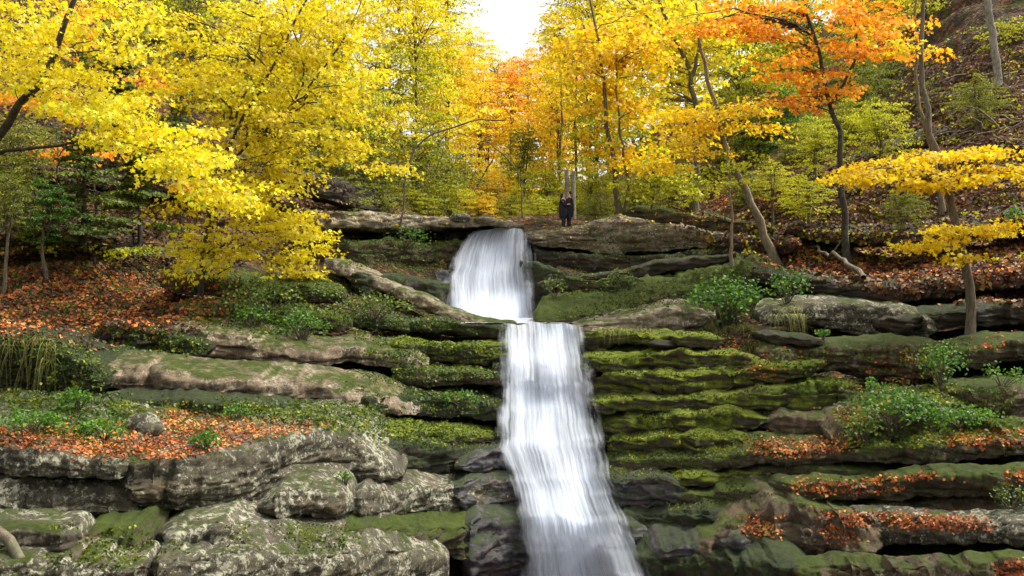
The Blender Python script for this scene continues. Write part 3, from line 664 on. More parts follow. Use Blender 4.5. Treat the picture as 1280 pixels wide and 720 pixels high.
# ------------------------------------------------------------------ background forest
tmpl = []
for k in range(5):
    S = 150; w = unit(rng.normal(size=(S, 3)))*(rng.random((S, 1))**(1/2.2))
    w[:, 2] *= .95; w[:, :2] *= (1-.25*w[:, 2:3])
    c, nr, ti, yd = sprays(w, w*np.array([1, 1, .2]), .22*rng.uniform(.7, 1.3, S), 38, .05, .3, .14)
    V, Fc, kk = leaves_np(c, nr, rng.uniform(.034, .064, len(c)), KITE, yd)
    me = mesh_np('crown', V, Fc, False, np.repeat(ti, kk)); me.materials.append(LM['gold']); tmpl.append(me)
    twig = []
    for i in rng.permutation(S)[:26]:
        s = np.array([0, 0, rng.uniform(-1.0, .3)]); twig.append((curve_pts(s, w[i], .08, 5, .015), np.linspace(.012, .003, 5)))
    tmpl[-1] = (me, twig)
bg_no = 0
def bgtree(u, v, r, D, mat, label, group, bark='brown', sz=1.0):
    """crown centre (u,v), radius in photo pixels, at distance D"""
    global bg_no; bg_no += 1
    r = r*1.18; c = P(u, v, D); R = r/F*D
    g, _ = drop(c[0], c[1])
    gz = g[2] if g is not None else c[2]-3*R
    base = np.array([c[0], c[1], min(gz, c[2]-R*.5)])
    e = empty('background_tree', base)
    me, twig = tmpl[bg_no % 5]
    cr = bpy.data.objects.new('crown', me); COL.objects.link(cr); cr.parent = e
    cr.location = [float(t) for t in (c-base)]; cr.scale = (R, R, R*rng.uniform(.85, 1.2)); cr.rotation_euler = (0, 0, rng.random()*6.28)
    cr.material_slots[0].link = 'OBJECT'; cr.material_slots[0].material = LM[mat]
    h = c[2]-base[2]
    q = resample([[0, 0, -.4], [rng.normal()*.15, 0, h*.5], [rng.normal()*.3, 0, h+R*.6]], 10, .05)
    paths = [(q, np.linspace(.03*R+.05, .02, 10))]+[(t_*R+(c-base), r_*R) for t_, r_ in twig]
    tv, tf = tubes(paths, 6); link('trunk', mesh_np('trunk', tv, tf), BK[bark], e)
    tag(e, label, 'tree', group)
names = {'yellow': 'yellow', 'gold': 'golden', 'orange': 'orange', 'lime': 'yellow green', 'olive': 'olive green', 'green': 'green'}
BG = [  # u, v, r, D, colour, where
 (420,40,75,55,'yellow','at the top left of the sky gap'), (480,110,70,60,'lime','left of the sky gap behind the maple'), (520,40,60,62,'yellow','just left of the sky gap'),
 (540,150,55,66,'yellow','above the arching limb'), (455,200,60,52,'olive','on the dark bank left of the creek'), (520,215,50,56,'olive','beside the creek below the arching limb'),
 (560,225,42,62,'olive','at the left bank behind the rim rock'), (390,215,55,48,'olive','behind the lower sprays of the maple'), (350,60,80,56,'yellow','behind the top of the tall maple'),
 (560,100,45,80,'gold','under the left side of the sky gap'), (600,135,45,95,'gold','in the middle distance below the sky'), (640,115,40,100,'orange','directly under the sky gap'),
 (690,120,42,90,'gold','right under the sky gap'), (560,75,40,90,'yellow','touching the left edge of the sky'), (610,185,42,100,'gold','over the creek in the distance'),
 (690,165,50,95,'gold','behind the couple far up the ravine'), (700,140,36,85,'gold','glowing above the pale snag'), (650,225,42,90,'lime','low above the creek in the distance'),
 (610,240,38,75,'gold','low bright crown left of the couple'), (580,200,36,80,'gold','behind the slanting stub trunk'), (685,245,38,66,'lime','low foliage just left of the couple'),
 (740,240,36,60,'lime','low foliage just right of the couple'), (745,180,48,70,'lime','behind the pair of slim trunks'), (655,185,24,72,'olive','narrow olive crown in the middle of the ravine'),
 (735,90,50,75,'yellow','right of the sky gap'), (700,40,32,80,'yellow','upper right edge of the sky gap'), (745,25,55,70,'yellow','at the top right of the sky gap'),
 (800,170,50,60,'lime','behind the large forked tree'), (860,60,70,66,'yellow','behind the forked limbs'), (930,110,65,58,'lime','green light crown left of the orange tree'),
 (975,160,50,56,'green','between the leaning trunk and the orange tree'), (900,180,50,60,'lime','behind the golden crown'), (950,60,60,62,'lime','behind the orange crown'),
 (1010,30,60,62,'lime','high behind the orange red crown'), (1000,190,40,50,'olive','low beside the dark trunk'), (1080,120,40,52,'olive','sparse crown right of the dark trunk'),
 (1195,20,60,60,'lime','at the top between the brown trunk and pale trunk'), (1110,95,36,56,'olive','below the orange red crown'), (1275,25,45,56,'olive','in the top right corner'),
 (240,20,80,60,'lime','behind the left maples at the top'), (130,70,70,52,'olive','behind the orange tree at the top left'), (20,90,70,50,'olive','behind the leaves at the left edge'),
 (300,140,70,52,'lime','behind the middle of the tall maple'), (760,130,45,80,'gold','behind the slim trunks'), (620,95,34,120,'yellow','farthest crown under the sky gap'), (660,95,34,120,'gold','far crown just right of the gap centre'),
 (535,75,36,70,'lime','thin crown at the left shoulder of the sky'), (500,-20,60,66,'yellow','cut by the top edge left of the sky'), (800,-10,60,70,'yellow','cut by the top edge right of the sky'),
 (720,-15,36,80,'lime','at the very top right of the sky'), (560,-10,38,80,'lime','at the very top left of the sky'),
 (600,150,50,125,'gold','closing the far end of the ravine on the left'), (680,150,50,130,'gold','closing the far end of the ravine on the right'), (640,165,45,135,'yellow','closing the far end of the ravine'),
 (640,240,40,125,'gold','at the far bottom of the ravine'),
 (470,245,30,50,'olive','bushy and low behind the left rim rock'), (520,255,26,54,'lime','bushy and low at the left of the creek'), (565,250,26,58,'lime','bushy and low behind the top of the falls'),
 (600,262,22,62,'gold','shrubby at the creek behind the falls'), (640,262,22,64,'lime','shrubby in the creek bend behind the falls'), (675,262,20,58,'lime','shrubby just behind the couple at left'),
 (745,262,22,52,'olive','shrubby just behind the couple at right'), (790,250,28,50,'lime','shrubby below the slim trunks'), (840,240,30,50,'lime','shrubby below the golden crown'),
 (720,250,26,66,'lime','rounded and low behind the couple'), (700,200,34,88,'gold','rounded above the couple far behind'), (575,110,36,110,'gold','far and high on the left of the ravine'),
 (715,95,34,110,'orange','far and high on the right of the ravine'), (640,205,30,110,'gold','far and low in the centre of the ravine'), (590,60,26,100,'yellow','far with its top against the sky at left'),
 (690,70,28,100,'gold','far with its top against the sky at right'), (420,130,60,50,'lime','behind the right edge of the tall maple'), (480,170,50,56,'yellow','above the dark left bank'),
 (430,250,30,46,'olive','bushy over the dark left bank'), (840,20,60,75,'yellow','far behind the forked limbs'), (905,40,60,72,'lime','far behind the orange crown at its left'),
 (1060,160,36,50,'lime','sparse below the orange red crown'), (930,240,26,46,'olive','shrubby behind the leaning trunk'), (1170,130,34,50,'olive','small behind the crooked maple'),
 (1110,20,50,62,'yellow','high behind the crooked maple trunk')]
for (u, v, r, D, m, w) in BG:
    bgtree(u, v, r, D, m, names[m]+' tree '+w, 'autumn trees behind the falls')
for (u, v, r, D, m, w) in [(25,190,50,34,'olive','low on the left slope at the frame edge'),(60,262,36,31,'green','standing low under the yellow sprays at the left'),(5,255,36,30,'olive','brushing the left edge above the leaf bank'),
    (1100,165,38,44,'lime','small and airy beside the orange red tree'),(1225,125,34,42,'olive','small beside the brush pile'),(1010,246,30,38,'lime','small between the leaning trunk and the dark trunk'),
    (1130,258,26,35,'olive','small on the slope above the log'),(1262,58,36,50,'lime','small under the pale bare trunk'),(1020,180,30,44,'lime','small below the left side of the orange red crown'),(965,225,24,40,'lime','small directly behind the leaning trunk')]:
    bgtree(u, v, r, D, m, names[m]+' tree '+w, 'understorey trees on the slopes')
print('bg', time.time()-T0)

# ------------------------------------------------------------------ scattering on rock and ground
def scatter(poly, n, minz=.25, lift=.01, jitter=True):
    """points on the surfaces seen inside a photo polygon"""
    poly = np.array(poly, float); lo, hi = poly.min(0), poly.max(0)
    us = rng.uniform(lo[0], hi[0], n*4); vs = rng.uniform(lo[1], hi[1], n*4)
    ins = np.zeros(len(us), bool); j = len(poly)-1
    for i in range(len(poly)):
        xi, yi = poly[i]; xj, yj = poly[j]
        c = ((yi > vs) != (yj > vs)) & (us < (xj-xi)*(vs-yi)/(yj-yi+1e-9)+xi); ins ^= c; j = i
    us, vs = us[ins][:n], vs[ins][:n]
    us = us+rng.normal(size=len(us))*6*(1+2*(rng.random(len(us)) < .12)); vs = vs+rng.normal(size=len(vs))*1.8*(1+2*(rng.random(len(us)) < .12))
    pp, nn = [], []
    for u, v in zip(us, vs):
        p, q = hit(u, v)
        if p is None or q[2] < minz: continue
        pp.append(p+q*lift); nn.append(q)
    return np.array(pp).reshape(-1, 3), np.array(nn).reshape(-1, 3)
def litter(label, polys, size, mat='litter', minz=.3, loose=.5, name='fallen_leaves', shape=KITE, cat='fallen leaves', clump=None):
    ps, ns = [], []
    for poly, n in polys:
        p, q = scatter(poly, n, minz)
        if len(p): ps.append(p); ns.append(q)
    p = np.concatenate(ps); q = np.concatenate(ns)
    if clump is not None:
        kp = fbm(p*np.array([.6, .6, .9])+3, 3)+rng.normal(0, .12, len(p)) > clump; p, q = p[kp], q[kp]
    p = p+q*rng.random((len(p), 1))*.025
    nr = q+rng.normal(size=q.shape)*loose
    o = leaf_obj(name, p, nr, size*rng.uniform(.6, 1.25, len(p)), LM[mat], shape, np.clip(fbm(p*1.5, 2)*.5+.5+rng.normal(0, .18, len(p)), 0, 1))
    return tag(o, label, cat, kind='stuff')
litter('orange leaf litter on the shelf above the lichen boulder at left', [([(-10,535),(60,530),(180,528),(210,512),(300,520),(420,530),(330,548),(280,562),(200,576),(120,572),(60,562),(-10,556)], 4200)], .065)
litter('rusty orange leaf bank under the yellow maples at left', [([(-10,330),(100,335),(250,345),(330,370),(260,400),(120,420),(60,410),(-10,420)], 3300)], .12, minz=.1)
litter('green undergrowth among the rusty leaf bank at left', [([(-10,330),(150,330),(300,345),(300,380),(200,400),(-10,400)], 1500)], .12, 'herb', -.2, 1.0, 'undergrowth', cat='undergrowth', clump=.05)
litter('brown leaves mixed into the rusty leaf bank at left', [([(-10,300),(100,310),(250,330),(330,370),(260,410),(120,440),(60,430),(-10,430)], 2500)], .12, 'litterbrown', minz=.05)
litter('band of orange leaves on the straight grey edged ledge', [([(1026,640),(1070,640),(1130,644),(1240,650),(1238,664),(1140,662),(1080,656),(1060,680),(1034,680)], 1500)], .062)
litter('orange leaves in patches on the right hand ledges', [([(938,552),(1060,546),(1066,562),(1000,572),(935,568)], 800), ([(995,600),(1060,602),(1170,592),(1190,602),(1060,622),(1000,618)], 800), ([(1180,544),(1300,534),(1300,556),(1180,560)], 550), ([(930,645),(965,640),(970,675),(935,668)], 250), ([(1240,708),(1290,700),(1290,722),(1240,722)], 400), ([(1260,590),(1290,590),(1290,602),(1260,604)], 120)], .07, minz=.15)
litter('scattered brown and orange leaves on the upper right ledges', [([(935,440),(1060,430),(1200,440),(1260,410),(1290,410),(1290,430),(1190,440),(1100,540),(1060,540),(1000,480),(930,470)], 2600), ([(740,480),(960,470),(960,510),(740,510)], 120), ([(890,420),(930,420),(930,445),(890,445)], 120)], .08, 'litter', minz=.2, clump=0.)
litter('brown leaf litter over the right hillside', [([(840,250),(1000,190),(1060,120),(1200,60),(1290,60),(1290,380),(1150,380),(960,330),(860,300)], 15000)], .17, 'litterbrown', minz=.05)
litter('warm leaf litter below the trees on the right hillside', [([(970,300),(1150,300),(1290,300),(1290,350),(1100,350),(960,335)], 1300), ([(870,235),(960,225),(990,250),(900,262)], 700)], .15, 'litter', minz=.1)
litter('brown leaf litter over the left hillside', [([(-10,130),(250,190),(430,230),(440,260),(330,330),(-10,340)], 7000)], .18, 'litterbrown', minz=.05)
litter('sparse yellow green seedlings over the right hillside', [([(930,180),(1060,150),(1200,30),(1290,20),(1290,330),(1100,330),(930,320)], 5000)], .17, 'lime', -.5, 1.2, 'seedlings', cat='seedlings', clump=.08)
litter('dark herbs over the overgrown left overhang', [([(-10,290),(120,300),(250,330),(260,350),(120,350),(-10,345)], 2200), ([(-10,140),(200,150),(240,260),(-10,290)], 3500), ([(-10,415),(110,430),(140,470),(130,500),(-10,500)], 1500), ([(120,405),(260,415),(260,445),(140,440)], 700), ([(120,500),(430,510),(440,530),(150,528)], 700)], .085, 'herb', -.5, 1.1, 'ground_herbs', cat='herbs')
litter('moss sprigs over the sloping slab and the rim recess', [([(690,395),(860,340),(960,330),(940,360),(860,378),(720,402)], 1400), ([(680,285),(900,290),(900,320),(690,330)], 900), ([(400,280),(560,290),(560,345),(420,330)], 800)], .075, 'mossblade', -.2, 1.1, 'moss', cat='moss')
litter('yellow leaves fallen on the rim rocks', [([(390,250),(560,262),(640,275),(560,290),(390,300)], 260), ([(560,560),(900,540),(900,600),(560,640)], 25), ([(680,262),(900,262),(900,300),(680,292)], 300)], .1, 'gold', minz=.2)
# herbs and moss
litter('low green herbs covering the left slope', [([(220,350),(420,345),(520,385),(600,415),(600,440),(540,440),(440,415),(330,420),(240,400)], 7000), ([(0,495),(150,492),(180,520),(120,550),(40,545)], 1600), ([(270,500),(470,505),(620,545),(560,560),(440,540),(280,525)], 2200), ([(440,440),(620,430),(620,520),(540,515)], 2600), ([(430,300),(560,300),(560,340),(440,335)], 1400)], .085, 'herb', .0, 1.0, 'ground_herbs', cat='herbs')
litter('low green herbs between the right hand ledges', [([(1040,500),(1100,480),(1260,490),(1275,545),(1160,560),(1060,560)], 2600), ([(960,440),(1210,430),(1200,480),(1000,490)], 1500), ([(690,330),(800,335),(790,370),(700,372)], 700), ([(680,300),(900,290),(900,320),(700,316)], 900)], .085, 'herb', .0, 1.0, 'ground_herbs', cat='herbs')
def moss_tufts(label, polys, size=.055):
    ps, ns = [], []
    for poly, n in polys:
        p, q = scatter(poly, n, .62)
        ps.append(p); ns.append(q)
    p = np.concatenate(ps); q = np.concatenate(ns)
    keep = fbm(p*np.array([.8, .8, 1.6]), 4) > -.2; p, q = p[keep], q[keep]
    yd = q+rng.normal(size=q.shape)*.5
    o = leaf_obj('moss', p, rng.normal(size=q.shape)+np.array([0, -.5, 0]), size*rng.uniform(.5, 1.3, len(p)), LM['mossblade'], KITE, np.clip(fbm(p*1.1+4, 3)*.6+.5+rng.normal(0, .12, len(p)), 0, 1), None, yd)
    tag(o, label, 'moss', kind='stuff')
moss_tufts('bright moss carpet on the steps right of the falls', [([(730,410),(900,412),(960,430),(960,560),(940,580),(760,600),(745,500)], 15000), ([(840,590),(1000,590),(1000,612),(840,640)], 1800)])
moss_tufts('moss carpet on the steps left of the falls', [([(440,420),(620,415),(625,560),(440,560)], 8000), ([(200,655),(440,655),(440,690),(200,690)], 900), ([(60,655),(200,655),(200,712),(60,712)], 900)])

# ------------------------------------------------------------------ single plants
def clump(label, u, v, w, h, n, mat, size, name='shrub', cat='shrub', group=None, shape=KITE):
    """leafy shrub rooted at (u,v), w x h photo pixels"""
    p, q = hit(u, v)
    if p is None: return
    W = w/F*p[1]/2; H = h/F*p[1]
    e = empty(name, p)
    k = max(6, int(n/14)); a = rng.random(k)*6.28; r = np.sqrt(rng.random(k))
    tips = np.stack([np.cos(a)*r*W, np.sin(a)*r*W*.8-W*.3, H*(.25+.75*np.sqrt(np.clip(1-r*r, .05, 1))*rng.uniform(.6, 1, k))], 1)
    paths = [(curve_pts((rng.normal()*.08*W, 0, -.1), t_, .1*H, 6), np.linspace(.014, .004, 6)) for t_ in tips]
    tv, tf = tubes(paths); link('stem', mesh_np('stem', tv, tf), BK['brown'], e)
    m = int(n/k)+1
    c = (tips[:, None]+rng.normal(size=(k, m, 3))*np.array([W*.22, W*.22, H*.16])).reshape(-1, 3); c[:, 2] = np.maximum(c[:, 2], .02)
    nr = np.array([0, -.45, .6])+rng.normal(size=c.shape)*.55
    leaf_obj('foliage', c, nr, size*rng.uniform(.6, 1.2, len(c)), LM[mat], shape, np.clip(rng.normal(.5, .22, len(c)), 0, 1), e)
    tag(e, label, cat, group)
def grass(label, u, v, w, length, n, mat='grass', hang=.5, group=None):
    p, q = hit(u, v)
    if p is None: return
    W = w/F*p[1]/2
    b = np.stack([rng.uniform(-W, W, n), rng.normal(size=n)*.15, np.zeros(n)], 1)
    out = []
    for i in range(n):
        g, _ = BVH.ray_cast(Vector((p[0]+b[i, 0], p[1]+b[i, 1]-.05, p[2]+1.2)), Vector((0, 0, -1)), 3)[:2]
        b[i] = (np.array(g)-p) if g is not None and abs(g[2]-p[2]) < .9 else b[i]
    L = length*rng.uniform(.3, 1.2, n); az = rng.normal(size=n)*.9
    fs = []; vs = []
    for j, t in enumerate(np.linspace(0, 1, 6)):
        fwd = L*t*.55; up = L*(t*.8-(1.2+hang*1.4)*t*t*.9)
        c = b+np.stack([np.sin(az)*fwd, -np.cos(az)*fwd, up], 1)
        wd = .011*(1-t*.85)
        vs.append(np.stack([c-np.array([wd, 0, 0]), c+np.array([wd, 0, 0])], 1))
    V = np.stack(vs, 1)   # n,6,2,3
    idx = np.arange(n*12).reshape(n, 6, 2)
    Fc = np.stack([idx[:, :-1, 0], idx[:, :-1, 1], idx[:, 1:, 1], idx[:, 1:, 0]], -1).reshape(-1, 4)
    me = mesh_np('grass_tuft', V.reshape(-1, 3), Fc, False, np.repeat(np.clip(rng.normal(.5, .2, n), 0, 1), 12))
    o = link('grass_tuft', me, LM[mat]); o.location = [float(c) for c in p]
    tag(o, label, 'grass tuft', group)
clump('bright green leafy shrub beside the pale curved lip', 905, 408, 92, 54, 1300, 'green', .12)
clump('small green shrub right of the bright leafy shrub', 985, 378, 44, 42, 260, 'green', .11)
clump('dark green fern like shrub under the orange red tree', 1068, 322, 40, 34, 200, 'green', .11)
clump('bright green plants spilling over the right mound', 1120, 536, 90, 44, 760, 'green', .085)
clump('green plants on the right shoulder of the mound', 1205, 536, 80, 30, 460, 'green', .08)
clump('olive plants at the left foot of the mound', 1078, 550, 44, 30, 260, 'herb', .08)
clump('light green sprig above the mound on the right', 1098, 498, 30, 26, 110, 'green', .08)
clump('yellow green shrub beside the black gap at right', 1178, 478, 64, 48, 420, 'green', .085)
clump('small light green sprig in front of the black gap', 1252, 482, 46, 24, 130, 'green', .08)
clump('green tuft of leaves at the right edge of the hillside', 1268, 282, 34, 24, 120, 'green', .12)
clump('green sprig on the edge of the yellow lichened rock', 1030, 425, 26, 14, 80, 'green', .08)
clump('bright green tuft among orange leaves on the left shelf', 258, 562, 34, 22, 260, 'green', .06)
clump('bright green clump in the herbs at the left shelf', 98, 512, 40, 24, 240, 'green', .08)
clump('green herbs at the left end of the leaf shelf', 45, 540, 80, 26, 420, 'green', .07)
clump('green herbs left of the small pale boulder', 130, 548, 60, 24, 320, 'green', .07)
clump('light green plant under the bare tan shelf', 85, 486, 40, 24, 200, 'herb', .08)
clump('green plant below the pale tan shelf', 298, 526, 36, 20, 200, 'green', .07)
clump('bright green herbs at the centre of the left slope', 378, 424, 60, 34, 520, 'green', .09)
clump('green herbs left of the bright centre herbs', 318, 408, 50, 24, 260, 'green', .09)
clump('yellow green herbs above the dark damp step', 470, 398, 90, 30, 560, 'herb', .1)
clump('green bush under the tall maple on the left slope', 330, 390, 90, 34, 560, 'herb', .11)
clump('bright herbs on the moss wall left of the upper falls', 505, 312, 60, 26, 260, 'green', .1)
clump('green moss cushion on the face of the lichen boulder', 430, 604, 22, 14, 150, 'green', .045)
clump('herbs on the moss shelf left of the lower falls', 575, 506, 46, 18, 260, 'green', .08)
clump('green plant on the recess step right of the upper falls', 692, 372, 24, 26, 160, 'herb', .1)
clump('pale leafed plant in the recess right of the falls', 775, 360, 34, 18, 200, 'herb', .1)
clump('moss plant hanging over the straight leaf ledge', 1262, 636, 40, 30, 300, 'herb', .05)
GT = 'grass tufts hanging from ledges'
grass('long pale grass hanging from the left overhang', 60, 432, 30, 1.2, 60, hang=.7, group=GT)
grass('short grass hanging at the far left edge', 12, 432, 26, .8, 26, hang=.7, group=GT)
grass('grass drooping under the bright green shrub', 905, 412, 60, .9, 240, hang=.5, group=GT)
grass('grass at the right end of the moss bank', 940, 432, 40, .6, 160, hang=.3, group=GT)
grass('thin grass on the moss bank beside the falls', 785, 436, 60, .7, 150, hang=.1, group=GT)
grass('grass above the dark notch on the right', 985, 395, 40, .7, 90, hang=.5, group=GT)

# ------------------------------------------------------------------ boulders, log, twigs
def boulder(label, u, v, w, h, mat, name='boulder'):
    p, q = hit(u, v); D = p[1]; W = w/F*D/2; H = h/F*D
    a = np.linspace(0, 2*math.pi, 30, endpoint=False); b = np.linspace(-math.pi/2, math.pi/2, 17)
    A_, B_ = np.meshgrid(a, b, indexing='ij'); d = np.stack([np.cos(A_)*np.cos(B_), np.sin(A_)*np.cos(B_), np.sin(B_)], -1).reshape(-1, 3)
    d *= (1+.22*fbm(d*1.3+u, 3)+.05*fbm(d*5+u, 2))[:, None]
    V = d*np.array([W, W*.8, H*.6])+np.array([0, 0, H*.16])
    i = np.arange(30*17).reshape(30, 17); nx = np.roll(i, -1, 0)
    Fc = np.stack([i[:, :-1], nx[:, :-1], nx[:, 1:], i[:, 1:]], -1).reshape(-1, 4)
    o = link(name, mesh_np(name, V, Fc), M[mat]); o.location = [float(c) for c in p]
    tag(o, label, 'boulder')
boulder('small pale topped boulder sitting in the leaf litter at left', 180, 538, 46, 30, 'lichen')
boulder('grey stone among yellow leaves above the pale slope', 422, 318, 44, 18, 'pale')
boulder('small dark shape added as the shaded notch in the right moss bank', 832, 432, 46, 10, 'dark')  # no real stone: dark shape painting the shade of a notch
boulder('pale stone on the rim left of the upper falls', 575, 274, 26, 10, 'lichen')
boulder('second pale stone on the rim left of the upper falls', 606, 276, 26, 9, 'pale')
a1, _ = hit(1016, 312); b1, _ = hit(1078, 352)
q = resample([a1+[0, -.1, .12], (a1+b1)/2+[0, -.3, .25], b1+[0, -.1, .12]], 12, .1); p = a1
tv, tf = tubes([(q-p, np.linspace(.05, .085, 12)), (np.array([q[5], q[5]+[.3, -.2, .5]])-p, np.array([.03, .01]))], 10)
o = link('fallen_log', mesh_np('fallen_log', tv, tf), BK['brown']); o.location = [float(c) for c in p]; tag(o, 'brown fallen log slanting down the right slope', 'log')
a1, _ = hit(4, 640)
if a1 is not None:
    pts = [P(-40, 640, a1[1]-.9), P(8, 672, a1[1]-1.0), P(28, 700, a1[1]-1.15), P(50, 735, a1[1]-1.4)]
    q = resample(pts, 12, .06); tv, tf = tubes([(q-q[0], np.linspace(.09, .06, 12))], 8)
    o = link('dead_branch', mesh_np('dead_branch', tv, tf), BK['brown']); o.location = [float(c) for c in q[0]]; tag(o, 'grey brown dead branch in the bottom left corner', 'branch')
# brush pile
pc, _ = hit(1245, 150); paths = []
for i in range(46):
    a, _ = hit(rng.uniform(1195, 1300), rng.uniform(95, 195))
    if a is None: continue
    d = np.array([rng.normal(), rng.normal()*.4, rng.normal()*.45-.15]); d = unit(d)*rng.uniform(1.2, 3.4)
    a = a+np.array([0, -.3, .3]); paths.append((curve_pts(a-pc, a+d-pc, rng.uniform(-.1, .35), 7, .06), np.linspace(rng.uniform(.02, .045), .008, 7)))
tv, tf = tubes(paths); o = link('brush_pile', mesh_np('brush_pile', tv, tf), BK['tan']); o.location = [float(c) for c in pc]
tag(o, 'tangled pile of pale dead branches on the upper right hillside', 'brush pile')

# ------------------------------------------------------------------ water
def water_mat(name, lo, hi, sx, sy, op=1.):
    t = NT(name)
    uv = t.n('ShaderNodeAttribute', attribute_name='flow').outputs['Vector']
    mp = t.n('ShaderNodeMapping', {'Vector': uv, 'Scale': (sx, sy, 1)}).outputs[0]
    mp2 = t.n('ShaderNodeMapping', {'Vector': uv, 'Scale': (sx*2.6, sy*1.7, 1)}).outputs[0]
    mp3 = t.n('ShaderNodeMapping', {'Vector': uv, 'Scale': (sx*.35, sy*1.2, 1)}).outputs[0]
    a = t.noise(mp, 1, 4, .6); b = t.noise(mp2, 1, 3, .6); c3 = t.noise(mp3, 1, 3, .6)
    s = t.math('ADD', t.math('ADD', t.math('MULTIPLY', a, .5), t.math('MULTIPLY', b, .25)), t.math('MULTIPLY', c3, .25))
    dens = t.n('ShaderNodeAttribute', attribute_name='dens').outputs['Fac']
    al = t.math('MULTIPLY', t.ramp(t.math('ADD', s, t.math('MULTIPLY', t.math('SUBTRACT', dens, .5), .55)), [(lo, 0.), (hi, 1.)]), op)
    al = t.math('MULTIPLY', al, t.math('MULTIPLY', dens, 2.2, True), True)
    col = t.mix(s, (.76, .83, .98), (.90, .935, 1.))
    d = t.n('ShaderNodeBsdfDiffuse', {'Color': col}); tr = t.n('ShaderNodeBsdfTranslucent', {'Color': col})
    m = t.n('ShaderNodeMixShader', {0: .45, 1: d.outputs[0], 2: tr.outputs[0]})
    x = t.n('ShaderNodeMixShader', {0: al, 1: t.n('ShaderNodeBsdfTransparent').outputs[0], 2: m.outputs[0]})
    t.m.use_transparent_shadow = True
    return t.done(x.outputs[0])
WM = [water_mat('silky falling water', .36, .70, 20, .7, .9), water_mat('inner falling water', .30, .70, 12, .5, .9), water_mat('fine water threads', .46, .80, 36, .9, .7)]
def fall(label, outline, layers=3, bottom_fade=0, dmin=0, seed=0, steps_at=()):
    """outline: [(v, u_left, u_right)] top first; the water drapes over the rock"""
    ol = np.array(outline, float)
    nv = int((ol[-1, 0]-ol[0, 0])/2.2); nu = 90
    v = np.linspace(ol[0, 0], ol[-1, 0], nv)
    ul = np.interp(v, ol[:, 0], ol[:, 1])+n1(v*.04, seed)*2.5; ur = np.interp(v, ol[:, 0], ol[:, 2])+n1(v*.04, seed+5)*2.5
    x = np.linspace(0, 1, nu)
    U = ul[:, None]+(ur-ul)[:, None]*x[None]; Vg = np.broadcast_to(v[:, None], U.shape)
    D = np.empty_like(U)
    for i in range(nv):
        for j in range(0, nu, 3):
            p, _ = hit(U[i, j], Vg[i, j]); D[i, j:j+3] = p[1] if p is not None else 40
    # water leaves each lip and falls clear of the rock behind
    D = np.minimum.accumulate(D, axis=0)
    for _ in range(5):
        D[:-1] = np.minimum(D[:-1], D[1:]); D[:, 1:] = np.minimum(D[:, 1:], D[:, :-1]+.03); D[:, :-1] = np.minimum(D[:, :-1], D[:, 1:]+.03)
    D = np.maximum(D, dmin)
    lin = np.linspace(D[0], D[-1], nv); D = np.minimum(D, D*.45+lin*.55)      # the water falls in a steady slant between its ledges
    burst = np.zeros_like(D)
    for q_, sv in enumerate(steps_at):        # the water strikes a ledge and springs forward
        ve = sv+n1(x*2.6, seed*7+q_, 3)*9
        dv = v[:, None]-ve[None]
        pr = np.where(dv > 0, np.exp(-dv/16), np.exp(dv/5))*(.75+n1(x*5, seed+q_+40)[None]*.8).clip(0, 1.3)
        burst += pr
    k = 9
    for _ in range(2):
        D = np.apply_along_axis(lambda r: np.convolve(np.pad(r, k//2, mode='edge'), np.ones(k)/k, 'valid'), 1, D)
        D = np.apply_along_axis(lambda r: np.convolve(np.pad(r, 9, mode='edge'), np.ones(19)/19, 'valid'), 0, D)
    root = empty('waterfall', P(ol[-1, 1:].mean(), ol[-1, 0], D[-1, nu//2]))
    rp = np.array(root.location)
    for L in range(layers):
        rip = fbm(np.stack([(x[None]*46+L*7)+0*v[:, None], v[:, None]*.008+0*x[None], np.full(U.shape, L*3.3+seed)], -1).reshape(-1, 3), 3).reshape(U.shape)
        Dl = D-.26-.07*L+rip*.045-burst*.06
        Vt = Vg+np.clip(1-(v-v[0])/30, 0, 1)[:, None]*(7*(2*x-1)**2+n1(x*4, seed+3)*3)[None]
        pts = P(U, Vt, Dl)
        pts[:, 0] += np.array([0, .7, -.02])       # first row tucked back over the lip
        ex = np.minimum(x, 1-x)[None]*(ur-ul)[:, None]
        dens = np.clip(sstep(0, 22+7*L, ex+fbm(np.stack([x[None]*9+0*v[:, None], v[:, None]*.03+0*x[None], np.full(U.shape, L+seed*2.)], -1).reshape(-1, 3), 3).reshape(U.shape)*9)*.56, 0, 1)
        centre = np.exp(-((x[None]-.5)/.33)**2)
        steps = .16*perlin(np.stack([x[None]*3+0*v[:, None], v[:, None]*.03+0*x[None], np.full(U.shape, seed+.5)], -1).reshape(-1, 3)).reshape(U.shape)
        dens = dens*(.80+.20*centre+steps*1.3+burst*.14+.26*sstep(.55, .85, np.linspace(0, 1, len(v)))[:, None]*np.exp(-((x[None]-.5)/.33)**2))
        if bottom_fade: dens = dens*sstep(0, bottom_fade, (v[-1]-v)[:, None]-(4+n1(x*5, seed+L+60)*7)[None])
        me = mesh_np('water_sheet', (pts.reshape(-1, 3)-rp), grid_faces(nv, nu))
        at = me.attributes.new('flow', 'FLOAT_VECTOR', 'POINT')
        fl = np.stack([x[None]*(ur-ul).mean()/100+L*3.1+0*v[:, None], v[:, None]/100+.04*n1(x*4, 3)[None], np.full(U.shape, seed+L*.7)], -1)
        at.data.foreach_set('vector', fl.reshape(-1).astype(np.float32))
        ad = me.attributes.new('dens', 'FLOAT', 'POINT'); ad.data.foreach_set('value', dens.ravel().astype(np.float32))
        o = link('water_sheet', me, WM[[1, 0, 2][L]], root)
    tag(root, label, 'waterfall', kind='structure')
